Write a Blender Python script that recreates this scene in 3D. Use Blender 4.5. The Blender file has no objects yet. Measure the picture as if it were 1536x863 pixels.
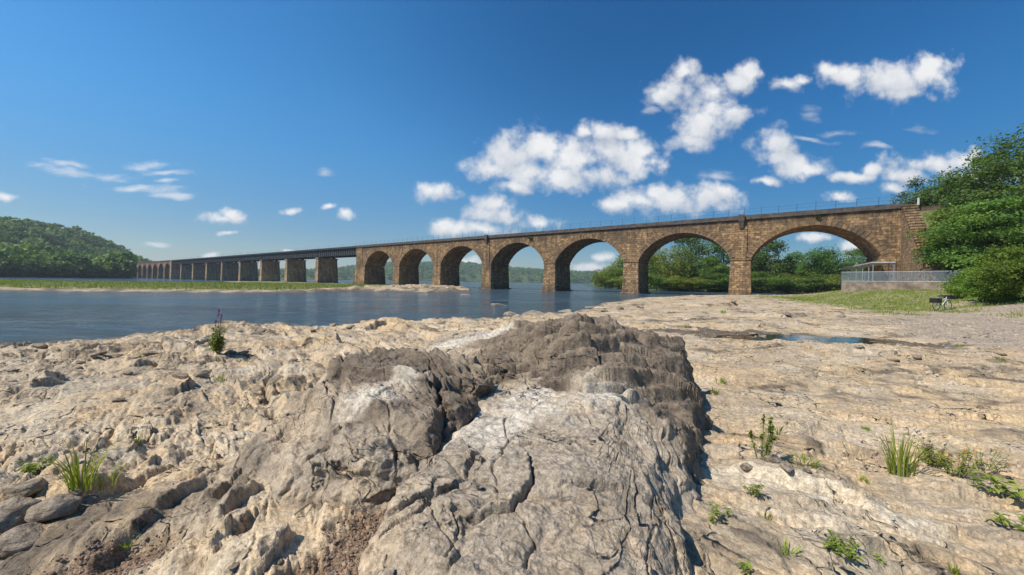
import bpy, math, random
import numpy as np
from mathutils import Matrix, Vector
R_ = math.radians
C = bpy.context.scene.collection
SC = bpy.context.scene
rnd = random.Random(7)

# ------------------------------------------------------------------ camera
H_CAM = 1.95; F = 530.0; PITCH = R_(0.86); ROLL = R_(1.0)
cd = bpy.data.cameras.new('camera'); cam = bpy.data.objects.new('camera', cd); C.objects.link(cam)
cd.sensor_width = 36.0; cd.lens = F/1536*36; cd.clip_start = 0.05; cd.clip_end = 12000
CM = Matrix.Rotation(math.pi/2-PITCH, 4, 'X') @ Matrix.Rotation(ROLL, 4, 'Z')
cam.matrix_world = Matrix.Translation((0, 0, H_CAM)) @ CM
SC.camera = cam
# ------------------------------------------------------------------ sun, sky, exposure
SUN_AZ = math.atan2(-0.90, -0.42); SUN_EL = R_(50)       # direction towards the sun, clockwise from +Y
sd = bpy.data.lights.new('sun', 'SUN'); sd.energy = 4.6; sd.angle = R_(0.53); sd.color = (1.0, 0.935, 0.83)
sun = bpy.data.objects.new('sun', sd); C.objects.link(sun)
sv = Vector((math.sin(SUN_AZ)*math.cos(SUN_EL), math.cos(SUN_AZ)*math.cos(SUN_EL), math.sin(SUN_EL)))
sun.rotation_euler = sv.to_track_quat('Z', 'Y').to_euler(); sun.location = (-40, -20, 60)
SC.view_settings.view_transform = 'Standard'; SC.view_settings.look = 'None'
SC.view_settings.exposure = 0.32; SC.view_settings.gamma = 1.0; SC.view_settings.use_curve_mapping = False
SC.cycles.max_bounces = 6; SC.cycles.transparent_max_bounces = 8; SC.cycles.volume_bounces = 0
SKY_STRENGTH = 0.10

def ray(px, py):
    v = CM.to_3x3() @ Vector(((px-768)/F, (431.5-py)/F, -1.0)); return v
def at(px, py, Y):
    v = ray(px, py); k = Y/v.y; return Vector((v.x*k, Y, H_CAM+v.z*k))
def gr(px, py, z):
    v = ray(px, py); k = (z-H_CAM)/v.z; return (v.x*k, v.y*k)

class NT:
    """small node-tree builder"""
    def __init__(s, nt): s.nt = nt; s.n = nt.nodes; s.l = nt.links
    def add(s, t, ins=None, **kw):
        nd = s.n.new(t)
        for k, v in kw.items(): setattr(nd, k, v)
        for k, v in (ins or {}).items():
            sk = nd.inputs[k]
            if isinstance(v, bpy.types.NodeSocket): s.l.new(v, sk)
            else: sk.default_value = v
        return nd
    def m(s, op, a, b=None, c=None, clamp=False):
        nd = s.add('ShaderNodeMath', operation=op, use_clamp=clamp)
        for i, v in enumerate((a, b, c)):
            if v is None: continue
            if isinstance(v, bpy.types.NodeSocket): s.l.new(v, nd.inputs[i])
            else: nd.inputs[i].default_value = v
        return nd.outputs[0]
    def v(s, op, a, b=None, c=None):
        nd = s.add('ShaderNodeVectorMath', operation=op)
        for i, v in enumerate((a, b, c)):
            if v is None: continue
            if isinstance(v, bpy.types.NodeSocket): s.l.new(v, nd.inputs[i])
            else: nd.inputs[i].default_value = v
        return nd.outputs['Value'] if op in ('LENGTH', 'DOT_PRODUCT', 'DISTANCE') else nd.outputs[0]
    def mix(s, f, a, b, blend='MIX'):
        nd = s.add('ShaderNodeMix', data_type='RGBA', blend_type=blend)
        for k, v in ((0, f), (6, a), (7, b)):
            if isinstance(v, bpy.types.NodeSocket): s.l.new(v, nd.inputs[k])
            else: nd.inputs[k].default_value = (v if k == 0 else (*v[:3], 1.0))
        return nd.outputs[2]
    def noise(s, vec, scale, detail=4, rough=0.55, dist=0.0, col=False):
        nd = s.add('ShaderNodeTexNoise', {'Scale': scale, 'Detail': detail, 'Roughness': rough, 'Distortion': dist})
        if vec is not None: s.l.new(vec, nd.inputs['Vector'])
        return nd.outputs['Color' if col else 0]
    def ramp(s, f, lo, hi, a=0.0, b=1.0, smooth=True):
        nd = s.add('ShaderNodeMapRange', {1: lo, 2: hi, 3: a, 4: b}, interpolation_type='SMOOTHSTEP' if smooth else 'LINEAR')
        s.l.new(f, nd.inputs[0]); return nd.outputs[0]

# ------------------------------------------------------------------ world: Nishita sky and far clouds by direction
W = bpy.data.worlds.new('World'); SC.world = W; W.use_nodes = True
w = NT(W.node_tree); w.n.clear()
sky = w.add('ShaderNodeTexSky', sky_type='NISHITA', sun_disc=False, sun_elevation=SUN_EL, sun_rotation=SUN_AZ,
            altitude=100.0, air_density=1.0, dust_density=0.15, ozone_density=2.0)
hsv = w.add('ShaderNodeHueSaturation', {'Saturation': 1.34, 'Value': 1.13, 'Color': sky.outputs[0]})
tc = w.add('ShaderNodeTexCoord'); sp = w.add('ShaderNodeSeparateXYZ', {0: tc.outputs['Generated']})
skd = w.ramp(w.v('DOT_PRODUCT', tc.outputs['Generated'], (0.60, 0.52, 0.60)), 0.40, 1.0); skf = w.ramp(sp.outputs[2], -0.02, 0.42, 0.52, 1.04)
skyc = w.mix(1.0, hsv.outputs[0], w.mix(w.ramp(sp.outputs[2], 0.0, 0.35), (0.90, 0.95, 1.03), (0.86, 1.08, 1.06)), 'MULTIPLY')
skyc = w.mix(1.0, skyc, w.mix(skd, (1.0, 1.0, 1.0), (0.40, 0.62, 0.72)), 'MULTIPLY')
skyc = w.v('SCALE', skyc); skyc.node.inputs['Scale'].default_value = 1.0; w.l.new(skf, skyc.node.inputs['Scale'])
yy = w.m('MAXIMUM', sp.outputs[1], 0.05)
p2 = w.add('ShaderNodeCombineXYZ', {0: w.m('DIVIDE', sp.outputs[0], yy), 1: w.m('DIVIDE', sp.outputs[2], yy), 2: 0.0}).outputs[0]
front = w.ramp(sp.outputs[1], 0.1, 0.3)
nw = w.noise(p2, 5.0, 3, 0.5, col=True)
pw = w.v('ADD', p2, w.v('SCALE', w.v('SUBTRACT', nw, (0.5, 0.5, 0.5))))
pw.node.inputs[1].links[0].from_node.inputs['Scale'].default_value = 0.07
pw = w.v('MULTIPLY', pw, (1, 1, 0))
# (px, py, rx, ry) ellipses in photo pixels turned into directions
PUFF = [(765,235,48,34),(805,222,42,32),(735,252,34,22),(790,258,55,26),(770,278,34,14),(870,240,60,34),(905,225,50,30),(955,238,45,28),
        (880,265,58,28),(840,262,40,26),(905,195,36,16),(940,200,26,12),(880,195,20,10),(960,222,30,22),
        (655,292,32,15),(640,290,22,12),(738,312,34,20),(730,325,42,14),(755,325,30,12),(690,345,36,13),(720,345,46,12),(810,336,30,10),(670,343,16,10),
        (960,300,52,20),(1010,300,70,22),(1060,296,46,22),(930,308,36,12),(985,288,36,14),(1080,290,24,14),(915,312,28,10),
        (1010,135,36,26),(1022,108,16,22),(1000,140,30,20),(1075,160,46,30),(1105,125,30,28),(1120,105,22,16),(1050,195,46,26),(1035,212,38,18),(1100,175,34,22),(1075,140,34,24),
        (1180,124,26,13),(1200,118,16,10),(1165,218,34,24),(1195,245,40,20),(1170,235,30,18),(1215,250,22,12),(1145,277,18,8),
        (1275,115,46,17),(1330,125,60,26),(1390,108,46,26),(1350,140,46,16),(1410,98,24,16),(1250,108,20,10),
        (1255,295,24,11),(1280,264,34,9),(1310,252,18,12),(1400,245,62,20),(1440,242,44,18),(1365,262,36,14),(1460,262,50,16),(1340,285,20,9),
        (335,324,30,11),(345,320,12,8),(342,350,14,5),(8,298,20,6),(312,380,14,5),(440,314,16,6),(515,320,14,7),(430,374,14,5),(490,312,10,5),
        (905,385,22,8),(890,400,40,10),(1285,372,26,9),(1225,362,20,7),(705,395,16,8),(870,418,40,10),(660,400,20,7)]
WISP = [(225,245,50,9),(255,258,40,6),(250,270,26,4),(130,262,90,9),(200,280,80,8),(260,292,50,6),(490,262,16,9),(235,365,26,6),(110,250,50,6),
        (1250,195,44,5),(1215,205,40,5),(1385,192,22,9),(1210,165,20,12),(1075,265,40,10),(1310,215,30,6),(975,160,16,8)]
def union(lst, vec, k):
    acc = None
    for (px, py, rx, ry) in lst:
        a, b, c = ray(px, py), ray(px+rx, py), ray(px, py-ry)
        cu, cv = a.x/a.y, a.z/a.y; iu, iv = 1/abs(b.x/b.y-cu), 1/abs(c.z/c.y-cv)
        q = w.v('LENGTH', w.v('MULTIPLY_ADD', vec, (iu, iv, 0), (-cu*iu, -cv*iv, 0)))
        acc = q if acc is None else w.m('SMOOTH_MIN', acc, q, k)
    return acc
n1 = w.m('ADD', w.m('MULTIPLY', w.noise(p2, 11.0, 8, 0.64), 0.75), w.m('MULTIPLY', w.m('SUBTRACT', 0.75, w.add('ShaderNodeTexVoronoi', {'Vector': pw, 'Scale': 16.0, 'Detail': 2.0, 'Roughness': 0.6}, feature='F1', normalize=True).outputs['Distance']), 0.45)); n2 = w.noise(w.v('MULTIPLY', p2, (1, 3.0, 1)), 9.0, 7, 0.62)
d1 = union(PUFF, pw, 0.25)
dens = w.m('SUBTRACT', w.m('ADD', 0.93, w.m('MULTIPLY', w.m('SUBTRACT', n1, 0.5), 4.0)), d1)
a1 = w.ramp(dens, -0.1, 1.05)
d2 = union(WISP, pw, 0.2)
a2 = w.m('MULTIPLY', w.ramp(w.m('SUBTRACT', w.m('ADD', 1.0, w.m('MULTIPLY', w.m('SUBTRACT', n2, 0.5), 3.0)), d2), 0.0, 1.2), 0.6)
alpha = w.m('MULTIPLY', w.m('MAXIMUM', w.m('MULTIPLY', a1, 0.95), a2), front)
# self-shading of the cloud body: compare the field a little towards the sun (up and left)
n1s = w.noise(w.v('ADD', p2, (-0.02, 0.035, 0)), 9.0, 6, 0.6); n1b = w.noise(p2, 9.0, 6, 0.6)
d1s = union([(a, b-4, c*1.18, d*1.18) for a, b, c, d in PUFF[::2]], w.v('ADD', pw, (-0.012, 0.035, 0)), 0.25)
lit = w.m('ADD', 0.50, w.m('ADD', w.m('MULTIPLY', w.m('SUBTRACT', n1b, n1s), 1.5), w.m('MULTIPLY', w.m('SUBTRACT', d1s, d1), 0.55)), clamp=True)
ccol = w.mix(lit, (4.3, 4.7, 5.3), (7.5, 7.5, 7.5))
bgc = w.mix(alpha, skyc, ccol)
bg = w.add('ShaderNodeBackground', {'Color': bgc, 'Strength': SKY_STRENGTH})
wo = w.add('ShaderNodeOutputWorld', {'Surface': bg.outputs[0]})
W.cycles.sampling_method = 'MANUAL'; W.cycles.sample_map_resolution = 512

# ------------------------------------------------------------------ noise in numpy
def hsh(ix, iy, s):
    a = (ix.astype(np.int64)*374761393 + iy.astype(np.int64)*668265263 + s*974634777) & 0xffffffff
    a = ((a ^ (a >> 13))*1274126177) & 0xffffffff
    a = ((a ^ (a >> 16))*2246822519) & 0xffffffff
    return (a ^ (a >> 15)).astype(np.float64)/4294967296.0
def perlin(x, y, s=0):
    x0 = np.floor(x); y0 = np.floor(y); fx = x-x0; fy = y-y0
    u = fx*fx*fx*(fx*(fx*6-15)+10); v = fy*fy*fy*(fy*(fy*6-15)+10)
    def g(i, j):
        a = hsh(x0+i, y0+j, s)*2*math.pi
        return np.cos(a)*(fx-i)+np.sin(a)*(fy-j)
    n0 = g(0, 0)*(1-u)+g(1, 0)*u; n1 = g(0, 1)*(1-u)+g(1, 1)*u
    return (n0*(1-v)+n1*v)*1.41
def fbm(x, y, o=4, s=0, gain=0.5):
    r = 0; a = 1.0
    for i in range(o):
        r = r+a*perlin(x, y, s+i*17); x = x*2.03+11.3; y = y*2.03-7.1; a *= gain
    return r
def ridged(x, y, o=4, s=0, gain=0.55):
    r = 0; a = 1.0
    for i in range(o):
        r = r+a*(1-2*np.abs(perlin(x, y, s+i*17))); x = x*2.07+5.3; y = y*2.07-3.1; a *= gain
    return r
def worley(x, y, s=0):
    x0 = np.floor(x); y0 = np.floor(y); f1 = np.full(x.shape, 9.0); f2 = f1.copy(); idd = np.zeros(x.shape)
    for i in (-1, 0, 1):
        for j in (-1, 0, 1):
            cx = x0+i+hsh(x0+i, y0+j, s); cy = y0+j+hsh(x0+i, y0+j, s+5)
            d = np.hypot(cx-x, cy-y); c = d < f1
            f2 = np.where(c, f1, np.minimum(f2, d)); idd = np.where(c, hsh(x0+i, y0+j, s+9), idd); f1 = np.where(c, d, f1)
    return f1, f2, idd
def plates(x, y, s=0, warp=0.22, tilt=0.9, K=26.0):
    """broken rock plates: every cell its own height and dip; returns height, cell value, edge distance"""
    wx = warp*fbm(x*1.1, y*1.1, 2, s+60); wy = warp*fbm(x*1.1+7, y*1.1, 2, s+64)+0.018*fbm(x*7, y*3, 2, s+66)
    x = x+wx; y = y+wy; x0 = np.floor(x); y0 = np.floor(y); f1 = np.full(x.shape, 9.0); f2 = f1.copy(); idd = np.zeros(x.shape); h = np.zeros(x.shape); ws_ = np.full(x.shape, 1e-30)
    for i in (-1, 0, 1):
        for j in (-1, 0, 1):
            a = hsh(x0+i, y0+j, s); b = hsh(x0+i, y0+j, s+5); q = hsh(x0+i, y0+j, s+9)
            dx = x-(x0+i+a); dy = y-(y0+j+b); d = np.hypot(dx, dy); c = d < f1
            f2 = np.where(c, f1, np.minimum(f2, d)); idd = np.where(c, q, idd)
            wt = np.exp(-K*d); h = h+wt*(q-0.5+tilt*((a-0.5)*dx-(0.35+0.5*b)*dy)); ws_ = ws_+wt; f1 = np.where(c, d, f1)
    h = h/ws_
    return h, idd, f2-f1
def terrace(z, x, y, p, tx, ty, s, wob=0.5):
    """steps along tilted bedding planes: flat treads and steep broken risers"""
    f = (z+tx*x+ty*y)/p+wob*fbm(x*1.5, y*1.5, 3, s)+0.05*fbm(x*5, y*5, 2, s+5); fr = f-np.floor(f)
    k = hsh(np.floor(f), np.floor(f)*0+s, s+1); m_ = np.clip(0.55+1.1*fbm(x*1.3, y*1.3, 2, s+9), 0, 1)
    return p*(sst(0.50, 0.98, fr)-fr)*m_*(0.5+0.5*k)
def sst(a, b, x):
    t = np.clip((x-a)/(b-a), 0, 1); return t*t*(3-2*t)
def seg_dist(x, y, pts, closed=False):
    """distance to a polyline, and the side sign of the nearest segment (left of travel = +)"""
    best = np.full(np.shape(x), 1e9); side = np.zeros(np.shape(x))
    P = list(pts)+([pts[0]] if closed else [])
    for (ax, ay), (bx, by) in zip(P[:-1], P[1:]):
        dx, dy = bx-ax, by-ay; L = dx*dx+dy*dy
        t = np.clip(((x-ax)*dx+(y-ay)*dy)/L, 0, 1)
        d = np.hypot(x-ax-t*dx, y-ay-t*dy); c = d < best
        best = np.where(c, d, best); side = np.where(c, np.sign(dx*(y-ay)-dy*(x-ax)), side)
    return best, side
def inside(x, y, pts):
    r = np.zeros(np.shape(x), bool); n = len(pts)
    for i in range(n):
        (ax, ay), (bx, by) = pts[i], pts[(i+1) % n]
        if ay == by: continue
        r ^= ((ay > y) != (by > y)) & (x < (bx-ax)*(y-ay)/(by-ay)+ax)
    return r
def sdist(x, y, pts):
    d, _ = seg_dist(x, y, pts, True); return np.where(inside(x, y, pts), d, -d)
def rbf(pts):
    P = np.array(pts, float); n = len(P)
    def k(r): return r
    A = np.zeros((n+3, n+3)); d = np.hypot(P[:, None, 0]-P[None, :, 0], P[:, None, 1]-P[None, :, 1])
    A[:n, :n] = -k(d)+np.eye(n)*0.03; A[:n, n] = 1; A[:n, n+1:] = P[:, :2]; A[n:, :n] = A[:n, n:].T
    w_ = np.linalg.solve(A, np.concatenate([P[:, 2], [0, 0, 0]]))
    def f(x, y):
        r = w_[n]+w_[n+1]*x+w_[n+2]*y
        for i in range(n): r = r-w_[i]*np.hypot(x-P[i, 0], y-P[i, 1])
        return r
    return f

# ------------------------------------------------------------------ mesh helpers
def mesh_np(name, V, Fq, mats, smooth=False, uv=None, attrs=None, mi=None):
    V = np.asarray(V, np.float32); Fq = np.asarray(Fq, np.int32)
    me = bpy.data.meshes.new(name); me.vertices.add(len(V)); me.vertices.foreach_set('co', V.ravel())
    k = Fq.shape[1]; me.loops.add(Fq.size); me.loops.foreach_set('vertex_index', Fq.ravel())
    me.polygons.add(len(Fq)); me.polygons.foreach_set('loop_start', np.arange(0, Fq.size, k, dtype=np.int32))
    me.polygons.foreach_set('loop_total', np.full(len(Fq), k, np.int32))
    if mi is not None: me.polygons.foreach_set('material_index', np.asarray(mi, np.int32))
    me.update(calc_edges=True)
    me.polygons.foreach_set('use_smooth', np.full(len(Fq), smooth, bool))
    if uv is not None:
        u = me.uv_layers.new(name='UVMap'); u.data.foreach_set('uv', np.asarray(uv, np.float32).ravel())
    for n_, a in (attrs or {}).items():
        t = me.attributes.new(n_, 'FLOAT', 'POINT'); t.data.foreach_set('value', np.asarray(a, np.float32))
    for m_ in (mats if isinstance(mats, (list, tuple)) else [mats]): me.materials.append(m_)
    me.validate(); return me
def link(name, data, parent=None):
    o = bpy.data.objects.new(name, data); C.objects.link(o)
    if parent: o.parent = parent
    return o
def tag(o, label, cat, group=None):
    o['label'] = label; o['category'] = cat
    if group: o['group'] = group
    return o
def thing(name, label, cat, loc=(0, 0, 0), rz=0, group=None):
    o = link(name, None); o.location = loc; o.rotation_euler = (0, 0, rz); return tag(o, label, cat, group)
def structure(o): o['kind'] = 'structure'; return o
def stuff(o, label, cat): o['kind'] = 'stuff'; return tag(o, label, cat)
def copy_tree(o, parent=None):
    c = o.copy(); C.objects.link(c)
    if parent: c.parent = parent
    for ch in list(o.children): copy_tree(ch, c)
    return c

class MB:
    """collects polygons with UVs"""
    def __init__(s): s.v = []; s.f = []; s.uv = []; s.mi = []
    def poly(s, pts, uv=None, mi=0):
        b = len(s.v); s.v += [tuple(p) for p in pts]; s.f.append(list(range(b, b+len(pts))))
        s.uv += list(uv) if uv else [(p[0], p[2]) for p in pts]; s.mi.append(mi)
    def box(s, x0, x1, y0, y1, z0, z1, mi=0, top=None):
        """box; top=(x0,x1,y0,y1) of the upper face makes it battered"""
        a0, a1, b0, b1 = top or (x0, x1, y0, y1)
        L = [(x0, y0, z0), (x1, y0, z0), (x1, y1, z0), (x0, y1, z0)]; U = [(a0, b0, z1), (a1, b0, z1), (a1, b1, z1), (a0, b1, z1)]
        s.poly([L[0], L[1], U[1], U[0]], [(x0, z0), (x1, z0), (a1, z1), (a0, z1)], mi)
        s.poly([L[1], L[2], U[2], U[1]], [(y0, z0), (y1, z0), (b1, z1), (b0, z1)], mi)
        s.poly([L[2], L[3], U[3], U[2]], [(x1, z0), (x0, z0), (a0, z1), (a1, z1)], mi)
        s.poly([L[3], L[0], U[0], U[3]], [(y1, z0), (y0, z0), (b0, z1), (b1, z1)], mi)
        s.poly(U, [(p[0], p[1]) for p in U], mi); s.poly(L[::-1], [(p[0], p[1]) for p in L[::-1]], mi)
    def tube(s, path, rad, n=6, mi=0):
        P = [Vector(p) for p in path]; rad = rad if isinstance(rad, (list, tuple)) else [rad]*len(P); rings = []
        for i, p in enumerate(P):
            t = (P[min(i+1, len(P)-1)]-P[max(i-1, 0)]).normalized()
            a = t.cross(Vector((0, 0, 1)) if abs(t.z) < 0.9 else Vector((1, 0, 0))).normalized(); b = t.cross(a)
            rings.append([p+(a*math.cos(2*math.pi*k/n)+b*math.sin(2*math.pi*k/n))*rad[i] for k in range(n)])
        for i in range(len(P)-1):
            for k in range(n):
                s.poly([rings[i][k], rings[i][(k+1) % n], rings[i+1][(k+1) % n], rings[i+1][k]], None, mi)
        s.poly(rings[0], None, mi); s.poly(rings[-1][::-1], None, mi)
    def build(s, name, mats, parent=None, smooth=False):
        me = bpy.data.meshes.new(name); me.from_pydata(s.v, [], s.f)
        u = me.uv_layers.new(name='UVMap'); u.data.foreach_set('uv', np.array(s.uv, np.float32).ravel())
        me.polygons.foreach_set('material_index', np.array(s.mi, np.int32))
        me.polygons.foreach_set('use_smooth', np.full(len(s.f), smooth, bool))
        for m_ in (mats if isinstance(mats, (list, tuple)) else [mats]): me.materials.append(m_)
        return link(name, me, parent)

# ------------------------------------------------------------------ materials
def material(name):
    m_ = bpy.data.materials.new(name); m_.use_nodes = True; t = NT(m_.node_tree); t.n.clear()
    out = t.add('ShaderNodeOutputMaterial'); return m_, t, out
def principled(t, out, col, rough=0.8, normal=None, **kw):
    b = t.add('ShaderNodeBsdfPrincipled', {'Base Color': col if isinstance(col, bpy.types.NodeSocket) else (*col, 1), 'Roughness': rough})
    if normal is not None: t.l.new(normal, b.inputs['Normal'])
    for k, v in kw.items(): b.inputs[k].default_value = v
    t.l.new(b.outputs[0], out.inputs['Surface']); return b
def bump(t, h, strength, dist):
    return t.add('ShaderNodeBump', {'Height': h, 'Strength': strength, 'Distance': dist}).outputs[0]

def rock_material(name, tan, grey, pale, dark, bumpd=0.016, crack=1.0):
    m_, t, out = material(name); g = t.add('ShaderNodeNewGeometry'); P = g.outputs['Position']
    ad = t.add('ShaderNodeAttribute', attribute_name='dark').outputs['Fac']
    ap = t.add('ShaderNodeAttribute', attribute_name='pale').outputs['Fac']
    ag = t.add('ShaderNodeAttribute', attribute_name='grit').outputs['Fac']
    big = t.noise(P, 0.7, 4, 0.6); mid = t.noise(P, 4.0, 5, 0.65, 0.3); fine = t.noise(P, 26.0, 4, 0.7); tiny = t.noise(P, 110.0, 4, 0.75)
    c = t.mix(t.ramp(t.m('ADD', big, t.m('MULTIPLY', t.m('SUBTRACT', mid, 0.5), 0.8)), 0.38, 0.62), tan, grey)
    c = t.mix(t.m('MULTIPLY', ap, t.ramp(mid, 0.3, 0.6, 0.35, 1.0)), c, pale)
    c = t.mix(t.m('MULTIPLY', t.ramp(t.m('ADD', ad, t.m('MULTIPLY', t.m('SUBTRACT', t.m('ADD', t.m('MULTIPLY', mid, 0.6), t.m('MULTIPLY', fine, 0.4)), 0.5), 1.3)), 0.25, 0.85), 0.92), c, dark)
    c = t.mix(t.m('MULTIPLY', ag, 0.9), c, t.mix(t.ramp(tiny, 0.4, 0.65), (0.17, 0.105, 0.066), (0.31, 0.21, 0.14)))
    c = t.mix(1.0, c, t.mix(t.ramp(fine, 0.3, 0.7), (0.64, 0.62, 0.59), (1.24, 1.23, 1.21)), 'MULTIPLY')
    c = t.mix(1.0, c, t.mix(t.ramp(tiny, 0.3, 0.7), (0.70, 0.69, 0.68), (1.20, 1.20, 1.20)), 'MULTIPLY')
    su = t.add('ShaderNodeAttribute', attribute_name='su').outputs['Fac']; sv_ = t.add('ShaderNodeAttribute', attribute_name='sv').outputs['Fac']
    q = t.add('ShaderNodeCombineXYZ', {0: t.m('MULTIPLY', sv_, 0.42), 1: su, 2: 0.0}).outputs[0]
    q = t.v('ADD', q, t.v('MULTIPLY', t.v('SUBTRACT', t.noise(P, 1.6, 3, 0.5, col=True), (0.5, 0.5, 0.5)), (0.35, 0.16, 0)))
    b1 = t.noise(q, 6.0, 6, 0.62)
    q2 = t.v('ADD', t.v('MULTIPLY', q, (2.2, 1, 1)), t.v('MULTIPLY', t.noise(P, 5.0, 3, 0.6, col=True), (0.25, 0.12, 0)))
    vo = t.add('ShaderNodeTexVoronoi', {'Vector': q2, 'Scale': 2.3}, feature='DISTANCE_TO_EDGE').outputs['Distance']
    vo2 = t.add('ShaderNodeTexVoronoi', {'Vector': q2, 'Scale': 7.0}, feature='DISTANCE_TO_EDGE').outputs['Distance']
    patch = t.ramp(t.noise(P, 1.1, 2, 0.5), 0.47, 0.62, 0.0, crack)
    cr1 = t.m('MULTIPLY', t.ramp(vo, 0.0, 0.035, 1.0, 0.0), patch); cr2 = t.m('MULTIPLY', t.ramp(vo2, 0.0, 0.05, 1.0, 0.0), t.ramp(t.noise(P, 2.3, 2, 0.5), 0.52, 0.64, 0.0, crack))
    c = t.mix(t.m('MULTIPLY', cr1, 0.40), c, (0.09, 0.07, 0.05)); c = t.mix(t.m('MULTIPLY', cr2, 0.25), c, (0.09, 0.07, 0.05))  # cracks darkened in the colour: dirt infill plus painted crevice shade
    hgt = t.m('ADD', t.m('MULTIPLY', fine, 0.7), t.m('MULTIPLY', tiny, 0.22))
    hgt = t.m('ADD', hgt, t.m('MULTIPLY', b1, 1.5))
    hgt = t.m('SUBTRACT', hgt, t.m('ADD', t.m('MULTIPLY', cr1, 1.8), t.m('MULTIPLY', cr2, 0.9)))
    hgt = t.m('ADD', hgt, t.m('MULTIPLY', t.noise(P, 9.0, 3, 0.6), 1.2))
    principled(t, out, c, 0.9, bump(t, hgt, 1.0, bumpd), **{'Specular IOR Level': 0.2}); return m_
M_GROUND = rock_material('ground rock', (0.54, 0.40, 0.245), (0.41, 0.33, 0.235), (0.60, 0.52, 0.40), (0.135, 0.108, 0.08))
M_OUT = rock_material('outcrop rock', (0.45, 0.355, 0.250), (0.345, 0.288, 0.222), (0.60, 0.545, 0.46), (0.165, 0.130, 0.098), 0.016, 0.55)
M_BOULD = rock_material('boulder rock', (0.36, 0.29, 0.21), (0.30, 0.25, 0.195), (0.55, 0.5, 0.42), (0.14, 0.112, 0.088), 0.014, 0.0)

def leaf_material(name, a, b, trans=0.35):
    m_, t, out = material(name)
    lv = t.add('ShaderNodeAttribute', attribute_name='lv').outputs['Fac']; oi = t.add('ShaderNodeObjectInfo').outputs['Random']
    c = t.mix(lv, a, b)
    hs = t.add('ShaderNodeHueSaturation', {'Hue': t.ramp(oi, 0, 1, 0.488, 0.512, False), 'Value': t.ramp(oi, 0, 1, 0.8, 1.15, False), 'Color': c})
    d = t.add('ShaderNodeBsdfPrincipled', {'Base Color': hs.outputs[0], 'Roughness': 0.65, 'Specular IOR Level': 0.25})
    tr = t.add('ShaderNodeBsdfTranslucent', {'Color': t.mix(1.0, hs.outputs[0], (1.25, 1.3, 0.6), 'MULTIPLY')})
    mx = t.add('ShaderNodeMixShader', {0: trans, 1: d.outputs[0], 2: tr.outputs[0]}); t.l.new(mx.outputs[0], out.inputs['Surface']); return m_
M_LEAF = leaf_material('broad leaves', (0.036, 0.085, 0.016), (0.190, 0.285, 0.048))
M_LEAF_Y = leaf_material('yellow green leaves', (0.105, 0.160, 0.024), (0.27, 0.31, 0.05))
M_LEAF_D = leaf_material('dark leaves', (0.040, 0.092, 0.018), (0.150, 0.235, 0.045))
M_WOODS = leaf_material('far woods', (0.045, 0.100, 0.022), (0.190, 0.260, 0.050), 0.3)
M_LEAF_Y2 = leaf_material('waterside leaves', (0.055, 0.105, 0.020), (0.20, 0.255, 0.05), 0.3)
M_BUSH = leaf_material('bush leaves', (0.075, 0.150, 0.020), (0.24, 0.35, 0.055), 0.4)
M_BLADE = leaf_material('grass blades', (0.14, 0.21, 0.03), (0.36, 0.40, 0.075), 0.4)
M_WEED = leaf_material('weed leaves', (0.10, 0.155, 0.022), (0.34, 0.38, 0.075), 0.4)
def plain(name, col, rough=0.7, nz=12.0, amt=0.35, bd=0.01, **kw):
    m_, t, out = material(name); P = t.add('ShaderNodeTexCoord').outputs['Object']
    n_ = t.noise(P, nz, 5, 0.65)
    c = t.mix(1.0, col, t.mix(t.ramp(n_, 0.3, 0.7), (1-amt,)*3, (1+amt*0.6,)*3), 'MULTIPLY')
    principled(t, out, c, rough, bump(t, n_, 0.5, bd), **kw); return m_
M_BARK = plain('bark', (0.12, 0.09, 0.065), 0.9, 8.0, 0.5, 0.04)
M_STEM = plain('weed stem', (0.16, 0.17, 0.06), 0.8)
M_PURPLE = plain('purple petals', (0.33, 0.07, 0.38), 0.7)
M_ORANGE = plain('orange petals', (0.62, 0.26, 0.03), 0.7)
M_STEEL = plain('dark painted steel', (0.030, 0.033, 0.036), 0.6, 1.5, 0.5)
M_GALV = plain('galvanised steel', (0.25, 0.285, 0.32), 0.5, 6.0, 0.2, 0.003, Metallic=0.4)
M_CONC = plain('weathered concrete', (0.24, 0.185, 0.14), 0.9, 1.2, 0.5, 0.02)
M_WHITE = plain('white paint', (0.75, 0.75, 0.72), 0.6)
M_BLACK = plain('black cloth', (0.012, 0.012, 0.014), 0.8)
M_TYRE = plain('tyre rubber', (0.02, 0.02, 0.02), 0.9)
M_ROOF = plain('pale metal roof', (0.45, 0.45, 0.43), 0.6, 2.0)

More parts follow.
